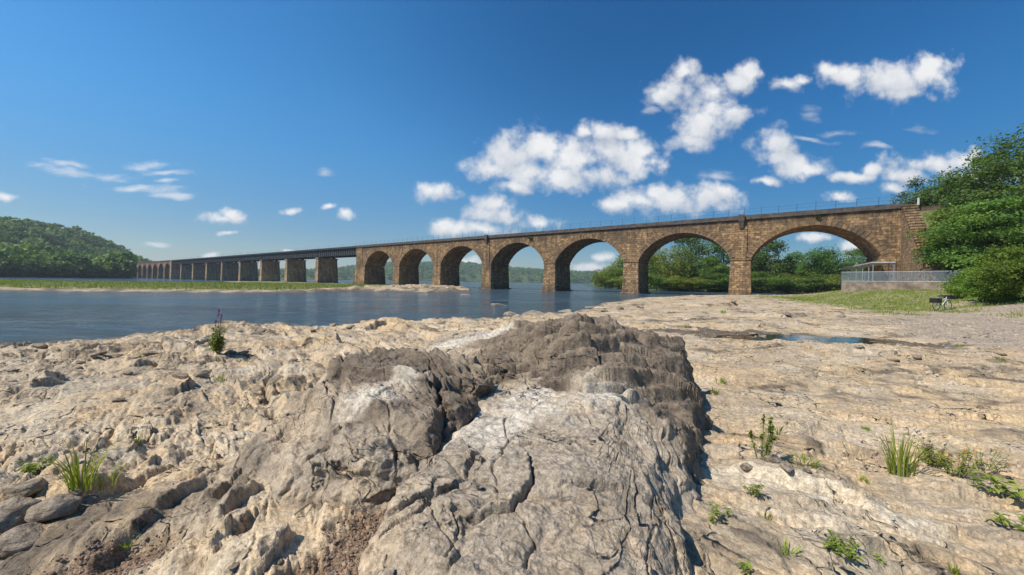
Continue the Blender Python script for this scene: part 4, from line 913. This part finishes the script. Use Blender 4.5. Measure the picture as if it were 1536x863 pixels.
# ------------------------------------------------------------------ retaining wall, chain link fence, trail canopy
A0 = at(1262, 431, 47); A1 = at(1345, 431, 43.0); A2 = at(1450, 431, 38.5)
WZ0, WZ1 = 1.2, 2.80
def along(name, pts, z0, z1, thick, mat, parent=None):
    b = MB(); s = 0
    for p, q in zip(pts[:-1], pts[1:]):
        d_ = (q-p); d_.z = 0; n_ = Vector((d_.y, -d_.x, 0)).normalized()*thick; Ls = d_.length
        c_ = [(p.x, p.y), (q.x, q.y), (q.x-n_.x, q.y-n_.y), (p.x-n_.x, p.y-n_.y)]
        for i in range(4):
            (ax, ay), (bx, by) = c_[i], c_[(i+1) % 4]; b.poly([(ax, ay, z0), (bx, by, z0), (bx, by, z1), (ax, ay, z1)], [(s, z0), (s+Ls, z0), (s+Ls, z1), (s, z1)])
        b.poly([(x_, y_, z1) for x_, y_ in c_]); s += Ls
    return b.build(name, mat, parent)
rw = along('retaining_wall', [A0, A1, A2], WZ0, WZ1, 0.35, M_CONC); tag(rw, 'low tan concrete retaining wall under the grey fence', 'wall')
ft = thing('chain_link_fence', 'grey chain link fence along the top of the retaining wall', 'fence')
FZ = WZ1+1.25; wires = MB()
for p, q in ((A0, A1), (A1, A2)):
    d_ = q-p; d_.z = 0; Ls = d_.length; d_.normalize(); nrm = Vector((d_.y, -d_.x, 0)); o0 = Vector((p.x, p.y, 0))-nrm*0.15
    n_ = int(Ls/0.11)
    for k in range(-11, n_):
        for sg in (1, -1):
            u0 = k*0.11; u1 = u0+1.2; a, b_ = (u0, u1)
            za, zb_ = (WZ1+0.04, FZ-0.04) if sg == 1 else (FZ-0.04, WZ1+0.04)
            a2 = max(a, 0); b2 = min(b_, Ls)
            if b2-a2 < 0.05: continue
            f = lambda u: za+(zb_-za)*(u-u0)/1.2
            pa, pb = o0+d_*a2, o0+d_*b2; e = nrm*0.004
            hw = 0.013
            wires.poly([(pa.x, pa.y, f(a2)-hw), (pb.x, pb.y, f(b2)-hw), (pb.x, pb.y, f(b2)+hw), (pa.x, pa.y, f(a2)+hw)])
    for zz_ in (WZ1+0.06, FZ):
        rl = MB(); rl.tube([(o0.x, o0.y, zz_), (o0.x+d_.x*Ls, o0.y+d_.y*Ls, zz_)], 0.03, 6); rl.build('rail', M_GALV, ft, True)
    for k in range(int(Ls/2.2)+1):
        pp = o0+d_*(k*2.2); q_ = MB(); q_.tube([(pp.x, pp.y, WZ1-0.1), (pp.x, pp.y, FZ+0.08)], 0.04, 6); q_.build('post', M_GALV, ft, True)
wires.build('wire_mesh', M_GALV, ft)
cn = thing('trail_canopy', 'long flat roofed trail canopy on grey posts passing under the nearest arch', 'canopy')
tc0 = -S+3.2
def cpt(t_, w_, z_): p = b2w(t_, w_, z_); return p
b = MB()
def obox(b, t0, t1, w0, w1, z0, z1):
    q = MB(); q.box(t0, t1, w0, w1, z0, z1)
    for f, k in zip(q.f, range(6)): b.poly([b2w(*q.v[i]) for i in f])
obox(b, tc0-1.6, tc0+0.7, -7.0, 16, 5.45, 5.6); b.build('roof', M_ROOF, cn)
for wv in (-6.8, -4.6, -1.0, 3.0, 7.0, 11.0, 15):
    for tv in (tc0-1.5, tc0+0.5):
        q = MB(); obox(q, tv-0.05, tv+0.05, wv-0.05, wv+0.05, 1.4, 5.445); q.build('post', M_GALV, cn)

# ------------------------------------------------------------------ island and rocky spit
ISL = [(-170, 36), (-65, 38.5), (-49, 40), (-42, 42), (-36, 45), (-29, 48), (-27, 59), (-23, 60), (-16, 58), (-12.5, 63), (-9, 75), (-11, 88), (-17, 106), (-30, 122), (-55, 150), (-95, 190), (-125, 205), (-130, 160), (-95, 120), (-110, 100), (-170, 90)]
gx, gy_ = np.meshgrid(np.linspace(-172, -6, 420), np.linspace(33, 208, 440))
d = sdist(gx+1.6*fbm(gx*0.25, gy_*0.25, 4, 901), gy_+1.6*fbm(gx*0.25+9, gy_*0.25, 4, 902), ISL)
spit = sst(-34, -27, gx-0.1*gy_*0)
zi = np.interp(d, [-5, 0, 1.2, 6, 20], [-0.8, -0.03, 0.14, 0.22, 0.24])+sst(0, 2, d)*(0.12*fbm(gx*0.4, gy_*0.4, 4, 903)+spit*(0.5*np.clip(0.3+fbm(gx*0.35, gy_*0.5, 4, 904), 0, 2)+0.15*ridged(gx*0.8, gy_*0.8, 4, 905)))
gi = sst(3.0, 7, d+2.5*fbm(gx*0.2, gy_*0.3, 4, 906))*(1-sst(-36, -27, gx))
isl = structure(link('island', mesh_np('island', np.stack([gx, gy_, zi], -1).reshape(-1, 3), grid_faces(440, 420, d > -4), M_GROUND, True,
     attrs={'dark': np.clip(0.3+0.6*fbm(gx*0.5, gy_*0.5, 4, 907)+0.2+0.5*(1-sst(0, 1.5, d)), 0, 1).ravel(), 'pale': (0.2+0*gx).ravel(), 'grit': (0*gx).ravel(), 'su': gy_.ravel(), 'sv': gx.ravel(), 'grass': gi.ravel(), 'gravel': (0*gx).ravel()})))
def blades(name, label, X, Y, Z, h, wd, seed, mat=M_BLADE, lean=0.35):
    rs = np.random.RandomState(seed); n_ = len(X); a = rs.uniform(0, 6.28, n_); dx = np.cos(a)*wd; dy = np.sin(a)*wd
    lx = rs.normal(0, lean, n_)*h; ly = rs.normal(0, lean, n_)*h; B = np.stack([X, Y, Z-0.02], -1)
    V = np.stack([B-np.stack([dx, dy, 0*dx], -1), B+np.stack([dx, dy, 0*dx], -1), B+np.stack([lx*.45+dx*.6, ly*.45+dy*.6, h*.6], -1), B+np.stack([lx, ly, h], -1)], 1).reshape(-1, 3)
    o = link(name, mesh_np(name, V, np.arange(4*n_).reshape(-1, 4), mat, False, attrs={'lv': np.repeat(rs.rand(n_), 4)})); return stuff(o, label, 'grass')
k = rs.choice(gx.size, 42000, p=(gi*(gy_ < 120)).ravel()/(gi*(gy_ < 120)).sum())
X = gx.ravel()[k]+rs.uniform(-.2, .2, len(k)); Y = gy_.ravel()[k]+rs.uniform(-.2, .2, len(k))
M_REED = leaf_material('island reeds', (0.11, 0.16, 0.026), (0.27, 0.30, 0.06), 0.35)
blades('grass', 'bright green reeds and grass covering the flat river island', X, Y, zi.ravel()[k], rs.uniform(0.12, 0.42, len(k))*(0.6+0.8*np.clip(0.5+fbm(X*0.12, Y*0.3, 3, 908), 0, 1)), 0.045, 911, M_REED)
X, Y = scatter_mask((16, 62), (18, 58), 150000, lambda a, b_: grass_mask(a, b_)*np.clip(0.42+0.9*fbm(a*0.35, b_*0.7, 3, 920), 0.03, 1))
blades('grass', 'patchy meadow grass below the retaining wall', X, Y, ground_height(X, Y), rs.uniform(0.06, 0.26, len(X)), 0.02, 921)

# ------------------------------------------------------------------ wooded hills far away
def hill_sheet(name, xr, yr, n, fn):
    a, b_ = np.meshgrid(np.linspace(*xr, n[0]), np.linspace(*yr, n[1])); z_ = fn(a, b_)
    return structure(link(name, mesh_np(name, np.stack([a, b_, z_], -1).reshape(-1, 3), grid_faces(n[1], n[0], z_ > -1.9), M_UNDER, True)))
FARB = [(-1600, 120), (-330, 150), (-239, 165), (-243, 225), (-372, 348), (-440, 450), (-560, 620), (-520, 800), (-380, 1000), (-100, 1120), (250, 1050), (500, 900), (640, 700), (1600, 500), (2000, 2200), (-2000, 2200)]
def g2(a, b_, cx, cy, sx, sy, h): return h*np.exp(-((a-cx)/sx)**2-((b_-cy)/sy)**2)
def far_hills(a, b_):
    d_ = sdist(a+10*fbm(a*0.01, b_*0.01, 3, 931), b_+10*fbm(a*0.01+5, b_*0.01, 3, 932), FARB)
    z_ = np.interp(d_, [-30, 0, 15, 60], [-2, -0.05, 1.5, 3.0])
    z_ = z_+sst(5, 90, d_)*(np.interp(b_, [100, 250, 350, 390, 420, 480, 520, 570, 640], [20, 34, 40, 45, 43, 33, 18, 7, 2])*np.exp(-(np.clip(a+520, 0, 999)/150)**2)+g2(a, b_, -350, 1500, 420, 330, 60)+g2(a, b_, 150, 1500, 400, 300, 22)+g2(a, b_, 700, 1300, 400, 400, 20)+5*fbm(a*0.006, b_*0.006, 3, 933))
    return z_
hill_sheet('hills', (-1900, 1500), (110, 2100), (170, 130), far_hills)
BANK = [(44, 185), (47, 130), (56, 116), (75, 111), (110, 118), (150, 132), (260, 120), (600, 150), (600, 420), (120, 420), (62, 300)]
def bank(a, b_):
    d_ = sdist(a+2*fbm(a*0.06, b_*0.06, 3, 941), b_+2*fbm(a*0.06+5, b_*0.06, 3, 942), BANK); return np.interp(d_, [-20, 0, 3, 20], [-2, -0.03, 0.7, 1.4])
hill_sheet('far_bank', (30, 560), (100, 400), (110, 80), bank)
def forest(name, label, pts, hs, seed, nq=110, q=0.085, mat=None):
    """many tree crowns seen as one wood: leafy tufts in one mesh"""
    rs = np.random.RandomState(seed); n_ = len(pts); lobe = rs.normal(size=(n_, 7, 3)); lobe /= np.linalg.norm(lobe, axis=2)[..., None]
    li = rs.randint(0, 7, (n_, nq)); dd = rs.normal(size=(n_, nq, 3)); dd[..., 2] = np.abs(dd[..., 2])*0.9+0.05; dd /= np.linalg.norm(dd, axis=2)[..., None]
    lc = np.take_along_axis(lobe, li[..., None].repeat(3, 2), 1)*np.array([.24, .24, .30])
    P = (lc+dd*rs.uniform(0.17, 0.25, (n_, nq, 1))+np.array([0, 0, 0.50]))*hs[:, None, None]; P[..., 2] *= 1.0
    P = P+pts[:, None, :]; V, Fq = leaf_quads(P.reshape(-1, 3), dd.reshape(-1, 3), (hs[:, None]*np.full((n_, nq), q)).ravel(), rs, 0.8)
    lv = np.clip(rs.rand(n_)[:, None]*0.75+rs.rand(n_, nq)*0.25, 0, 1).ravel()
    return stuff(link(name, mesh_np(name, V, Fq, mat or M_WOODS, False, attrs={'lv': np.repeat(lv, 4)})), label, 'woods')
def wood_pts(n_, xr, yr, fn, cond, seed):
    r_ = np.random.RandomState(seed); a = r_.uniform(*xr, n_); b_ = r_.uniform(*yr, n_); z_ = fn(a, b_); k = (z_ > 0.25) & cond(a, b_); return np.stack([a, b_, z_-0.5], -1)[k]
p = wood_pts(9000, (-900, -225), (150, 640), far_hills, lambda a, b_: (a/b_ > -1.75) & (a/b_ < -0.80), 951)
forest('woods', 'dense green wood covering the rounded hill on the left bank', p, np.random.RandomState(1).uniform(6, 18, len(p)), 952)
p = wood_pts(26000, (-520, -225), (130, 380), far_hills, lambda a, b_: (far_hills(a, b_) < 4.5) & (a/b_ > -1.9) & (a/b_ < -0.95), 961); p[:, 2] += 0.3
forest('woods', 'lighter green trees and brush along the waterline below the left hill', p, np.random.RandomState(5).uniform(4, 10, len(p)), 962, 90, 0.09, M_LEAF_Y2)
p = wood_pts(9000, (-1000, 1100), (640, 1700), far_hills, lambda a, b_: (np.abs(a/b_) < 1.0), 953)
forest('woods', 'hazy wooded ridge along the distant shore seen through the arches', p, np.random.RandomState(2).uniform(12, 20, len(p)), 954, 46, 0.13)
p = wood_pts(1300, (60, 420), (128, 300), bank, lambda a, b_: (bank(a, b_) > 0.9) & (a/b_ < 1.3), 955)
forest('woods', 'wood standing behind the bank trees under the nearest arches', p, np.random.RandomState(3).uniform(7, 13, len(p)), 956, 110)

p = wood_pts(9000, (38, 300), (100, 200), bank, lambda a, b_: (bank(a, b_) < 1.15) & (a/b_ < 1.3), 971); p = np.concatenate([p, wood_pts(1500, (38, 300), (105, 200), lambda a, b_: bank(a, b_)+1.0, lambda a, b_: (bank(a, b_) > 0.15) & (bank(a, b_) < 1.0), 972)-np.array([0, 0, 1.0])])
forest('brush', 'low green brush along the waterline of the far bank behind the arches', p, np.random.RandomState(6).uniform(2.0, 5.0, len(p)), 973, 60, 0.075, M_LEAF_Y2)
# ------------------------------------------------------------------ small plants on the rocks
def tuft(name, label, p, h, spread, n_, wd, seed, mat=M_BLADE, cat='grass tuft', stiff=0.25):
    rs = np.random.RandomState(seed); V = []; Fq = []; lv = []
    for k in range(n_):
        a = rs.uniform(0, 6.28); r0 = spread*0.35*math.sqrt(rs.rand()); hh = h*rs.uniform(0.45, 1.0); out = hh*rs.uniform(0.05, stiff*2); b0 = len(V); val = rs.rand(); wa = a+1.57+rs.uniform(-.6, .6)
        for s in range(6):
            u = s/5; x_ = math.cos(a)*(r0+out*u**1.8); y_ = math.sin(a)*(r0+out*u**1.8); z_ = hh*(u-0.12*u**3*stiff*4)-0.01; w_ = wd*(1-u**1.6)*(0.6+0.8*u if u < .5 else 1.0)+0.0004
            V += [(x_-math.cos(wa)*w_, y_-math.sin(wa)*w_, z_), (x_+math.cos(wa)*w_, y_+math.sin(wa)*w_, z_)]; lv += [val, val]
        Fq += [(b0+2*s, b0+2*s+1, b0+2*s+3, b0+2*s+2) for s in range(5)]
    o = link(name, mesh_np(name, V, Fq, mat, True, attrs={'lv': lv})); o.location = p; return tag(o, label, cat)
def weed(name, label, p, h, spread, nst, leaf, seed, mat=M_WEED, cat='weed', per=14, flower=None, fsize=0.01, droop=0.3, fn=6):
    """stems with paired leaves; optional flowers as a part"""
    rs = np.random.RandomState(seed); st = MB(); LP = []; LN = []; fl = []; leaf *= 0.62; per = int(per*1.05)
    for k in range(nst):
        a = rs.uniform(0, 6.28); hh = h*rs.uniform(0.5, 1.0) if k else h; ox = math.cos(a)*spread*rs.uniform(.2, 1); oy = math.sin(a)*spread*rs.uniform(.2, 1)
        path = [Vector((ox*(0.4+0.6*u0), oy*(0.4+0.6*u0), hh*(u0-0.12*u0*u0))) for u0 in (0, .25, .5, .75, 1)]
        st.tube(path, [h*0.012, h*0.010, h*0.008, h*0.006, h*0.003], 4)
        for j in range(per):
            u = rs.uniform(0.12, 1.0)*4; i = min(3, int(u)); q = path[i].lerp(path[i+1], u-i); an = rs.uniform(0, 6.28); LP.append(q+Vector((math.cos(an), math.sin(an), 0.1))*leaf*0.9); LN.append((math.cos(an), math.sin(an), -droop+rs.uniform(-.2, .4)))
        if flower: fl += [path[4].lerp(path[3], rs.uniform(0, 0.9)) for _ in range(fn)]
    V = []; Fq = []; lv = []
    for q, n_ in zip(LP, LN):
        d_ = Vector(n_).normalized(); s = d_.cross(Vector((0, 0, 1))).normalized()*leaf*0.36*rs.uniform(.7, 1.2); d_ = d_*leaf*rs.uniform(.7, 1.2); b0 = len(V); up = Vector((0, 0, leaf*0.12))
        V += [q-d_, q+s+up, q+d_, q-s+up]; Fq.append((b0, b0+1, b0+2, b0+3)); lv += [rs.rand()]*4
    t_ = thing(name, label, cat, p); st.build('stem', M_STEM, t_); link('foliage', mesh_np('foliage', [tuple(v) for v in V], Fq, mat, False, attrs={'lv': lv}), t_)
    if flower:
        V = []; Fq = []
        P_ = np.array([tuple(q) for q in fl])+rs.normal(size=(len(fl), 3))*fsize*0.4; v_, f_ = leaf_quads(np.repeat(P_, 4, 0), np.tile(np.array([[1, 0, 0], [0, 1, 0], [0, 0, 1], [-1, .5, .5]]), (len(P_), 1)).astype(float), fsize, rs, 0.8)
        link('flower', mesh_np('flower', v_, f_, flower), t_)
    return t_
def px_h(p, hp): return hp/F*p.y
p = gz(328, 530); weed('loosestrife', 'tall purple loosestrife growing at the shore edge on the left', p, px_h(p, 46), px_h(p, 16), 18, 0.085, 1001, per=26, cat='plant')
p2_ = gz(322, 529); weed('flower_stalk', 'thin dry flower stalk with purple tip standing out of the loosestrife', p2_, px_h(p2_, 76), px_h(p2_, 9), 4, 0.05, 1002, per=12, flower=M_PURPLE, fsize=0.017, cat='plant', fn=11)
p = gz(120, 735); tuft('grass_tuft', 'tall grass tuft growing in the muddy crevice on the left', p, px_h(p, 88), px_h(p, 46), 52, 0.0038, 1003, stiff=0.38)
p = gz(160, 730); tuft('grass_tuft', 'thin sparse grass beside the tall tuft on the left', p, px_h(p, 62), px_h(p, 30), 12, 0.003, 1004, stiff=0.4)
p = gz(60, 708); weed('weed', 'low spreading leafy weed at the left edge above the boulders', p, px_h(p, 22), px_h(p, 32), 12, 0.04, 1005, per=12)
p = gz(1143, 688); weed('weed', 'bushy weed with yellow seed heads right of the big outcrop', p, px_h(p, 72), px_h(p, 22), 13, 0.030, 1006, per=16, flower=M_BLADE, fsize=0.010, mat=M_BLADE)
p = gz(1168, 652); tuft('grass_tuft', 'small fan of long dark blades beside the bushy weed', p, px_h(p, 34), px_h(p, 10), 11, 0.005, 1007, stiff=0.5)
p = gz(1207, 698); tuft('grass_patch', 'low mat of grass between pale rocks right of the bushy weed', p, px_h(p, 18), px_h(p, 56), 150, 0.003, 1008, stiff=0.6)
p = gz(1350, 712); tuft('grass_tuft', 'tallest bright green grass clump on the right flat', p, px_h(p, 92), px_h(p, 44), 75, 0.0042, 1009, stiff=0.30)
p = gz(1395, 698); weed('weed', 'dark leafy aster weed right of the tall grass clump', p, px_h(p, 46), px_h(p, 26), 16, 0.03, 1010, per=20, flower=M_PURPLE, fsize=0.010, fn=1)
p = gz(1435, 715); weed('weed', 'rusty orange topped weed among the plants on the right', p, px_h(p, 52), px_h(p, 22), 14, 0.026, 1011, per=20, flower=M_ORANGE, fsize=0.007, fn=3)
p = gz(1470, 705); weed('weed', 'thin sprawling weed with orange dots near the right edge', p, px_h(p, 40), px_h(p, 40), 12, 0.022, 1012, per=10, flower=M_ORANGE, fsize=0.006, fn=1)
p = gz(1465, 738); weed('weed', 'small upright green weed standing below the sprawling one', p, px_h(p, 36), px_h(p, 8), 5, 0.03, 1013, per=10)
p = gz(1515, 752); weed('weed', 'broad leaved weed at the right edge with long leaves', p, px_h(p, 34), px_h(p, 26), 7, 0.07, 1014, per=6)
p = gz(1520, 795); weed('weed', 'dark low weed in the lower right crack', p, px_h(p, 26), px_h(p, 30), 8, 0.05, 1015, per=7)
p = gz(1130, 742); weed('weed', 'small round leaved weed on the pale ledge by the outcrop', p, px_h(p, 22), px_h(p, 14), 8, 0.022, 1016, per=10)
p = gz(1066, 782); weed('weed', 'bright large leaved seedling against the foot of the big outcrop', p, px_h(p, 30), px_h(p, 10), 5, 0.03, 1017, per=6)
p = gz(1092, 776); weed('weed', 'tiny pair of green leaves right of the bright seedling', p, px_h(p, 18), px_h(p, 8), 4, 0.02, 1018, per=6)
p = gz(1268, 835); weed('weed', 'cluster of round green leaves in the lower right foreground', p, px_h(p, 28), px_h(p, 34), 14, 0.028, 1019, per=8)
p = gz(1318, 842); weed('weed', 'single small sprout right of the round leaf cluster', p, px_h(p, 14), px_h(p, 8), 3, 0.022, 1020, per=5)
p = gz(1430, 861); tuft('grass_tuft', 'short grass tuft at the bottom edge on the right', p, px_h(p, 18), px_h(p, 16), 26, 0.003, 1021)
p = gz(1118, 862); weed('weed', 'small sprout at the bottom edge beside the big outcrop', p, px_h(p, 20), px_h(p, 12), 5, 0.022, 1022, per=6)
for i, (px, py, hp, lb) in enumerate([(1072, 590, 14, 'small moss green tuft at the right foot of the dark crest'), (1080, 575, 12, 'thin sprouts just above the moss tuft'), (1300, 645, 10, 'small weed patch behind the tall grass clump'), (1295, 722, 10, 'dry yellow tuft on the pale slab'),
     (1180, 830, 26, 'thin upright sprout in the crack below the pale ledge'), (1145, 775, 16, 'tiny yellow green weed on the ledge step'), (205, 535, 8, 'small green sprout on the left shore'), (330, 570, 10, 'yellow green sprout by the dark rocks on the left'),
     (190, 825, 14, 'green seedling in the gravel at lower left'), (50, 480, 0, ''), (205, 665, 10, 'thin grass blades on the ledge left of the hump'), (1030, 492, 10, 'dry grass sprig beyond the crest'), (1085, 470, 9, 'small green tuft on the far flat rock'),
     (1440, 520, 8, 'small weed on the gravel bank at right'), (1500, 540, 9, 'low green weed near the right edge of the gravel')]):
    if not lb: continue
    p = gz(px, py); tuft('sprout', lb, p, px_h(p, hp), px_h(p, hp*1.6), 26, 0.0022+0.0006*p.y, 1100+i, cat='sprout', stiff=0.45)
for i, (t_, z_, lb) in enumerate([(44.0, 12.7, 'green shrub growing from the wall between the fourth and third arch'), (-10.0-0.3, 13.0, 'green tuft growing from the spandrel above the nearest arch')]):
    weed('wall_shrub', lb, b2w(t_, -0.15, z_), 0.9, 0.8, 14, 0.22, 1200+i, per=16, cat='shrub', mat=M_LEAF)
for i, (px, py) in enumerate([(455, 757), (528, 742)]):
    a = gr(px-14, py+6, 0.86); b_ = gr(px+14, py-12, 0.86); za = gheight(*a)+0.012; zb_ = gheight(*b_)+0.015
    q = MB(); q.tube([(a[0], a[1], za), ((a[0]+b_[0])/2+.004, (a[1]+b_[1])/2, (za+zb_)/2+.006), (b_[0], b_[1], zb_)], [0.004, 0.0045, 0.002], 6)
    tag(q.build('twig', plain('dry twig', (0.33, 0.24, 0.13))), ['longer dry twig lying on the brown gravel', 'shorter dry twig near the cracked rock front'][i], 'twig')

# ------------------------------------------------------------------ bicycle with bags on the gravel edge
bp = gz(1413, 466)
bk = thing('bicycle', 'silver bicycle with black bags standing on the gravel before the bushes', 'bicycle', bp, R_(12))
def torus(b, c_, R0, r0, n_=28, axis='y', mi=0):
    b.tube([(c_[0]+R0*math.cos(a), c_[1], c_[2]+R0*math.sin(a)) for a in np.linspace(0, 2*math.pi, n_+1)], r0, 6, mi)
for xw in (-0.52, 0.52):
    b = MB(); torus(b, (xw, 0, 0.34), 0.31, 0.012)
    for k in range(14):
        a = k*math.pi/7; b.tube([(xw, 0, 0.34), (xw+0.31*math.cos(a), 0, 0.34+0.31*math.sin(a))], 0.003, 3)
    wl = b.build('wheel', M_GALV, bk); q = MB(); torus(q, (xw, 0, 0.34), 0.335, 0.02); q.build('tyre', M_TYRE, wl)
b = MB()
for path in ([(-0.52, 0, 0.34), (-0.08, 0, 0.30), (-0.2, 0, 0.78), (-0.52, 0, 0.34)], [(-0.08, 0, 0.30), (0.36, 0, 0.72)], [(-0.19, 0, 0.74), (0.35, 0, 0.80)], [(0.34, 0, 0.9), (0.40, 0, 0.68), (0.52, 0, 0.34)], [(-0.2, 0, 0.78), (-0.22, 0, 0.92)]):
    b.tube(path, 0.022, 6)
b.build('frame', M_WHITE, bk, True)
b = MB(); b.tube([(0.34, 0, 0.88), (0.36, 0, 1.0)], 0.016, 6); b.tube([(0.30, -0.3, 1.02), (0.38, -0.12, 1.0), (0.38, 0.12, 1.0), (0.30, 0.3, 1.02)], 0.016, 6); b.build('handlebar', M_BLACK, bk, True)
b = MB(); b.box(-0.36, -0.06, -0.08, 0.08, 0.92, 0.99, 0, (-0.34, -0.10, -0.06, 0.06)); b.build('saddle', M_BLACK, bk)
b = MB(); b.box(-0.82, -0.40, -0.2, 0.2, 0.50, 0.80, 0, (-0.86, -0.34, -0.16, 0.16)); b.build('rear_bag', M_BLACK, bk)
b = MB(); b.box(0.42, 0.68, -0.16, 0.16, 0.76, 1.0, 0, (0.40, 0.72, -0.17, 0.17)); b.build('handlebar_bag', M_BLACK, bk)

# ------------------------------------------------------------------ summer haze over the river valley
hb = MB(); hb.box(-2700, 2700, -420, 2700, -3.6, 95)
hz = hb.build('haze', [])
m_, t, out = material('haze'); pv = t.add('ShaderNodeVolumePrincipled', {'Color': (0.80, 0.88, 1.0, 1), 'Density': 0.00022, 'Anisotropy': 0.2}); t.l.new(pv.outputs[0], out.inputs['Volume'])
hz.data.materials.append(m_); hz['kind'] = 'stuff'; tag(hz, 'thin pale haze in the air over the river', 'haze')
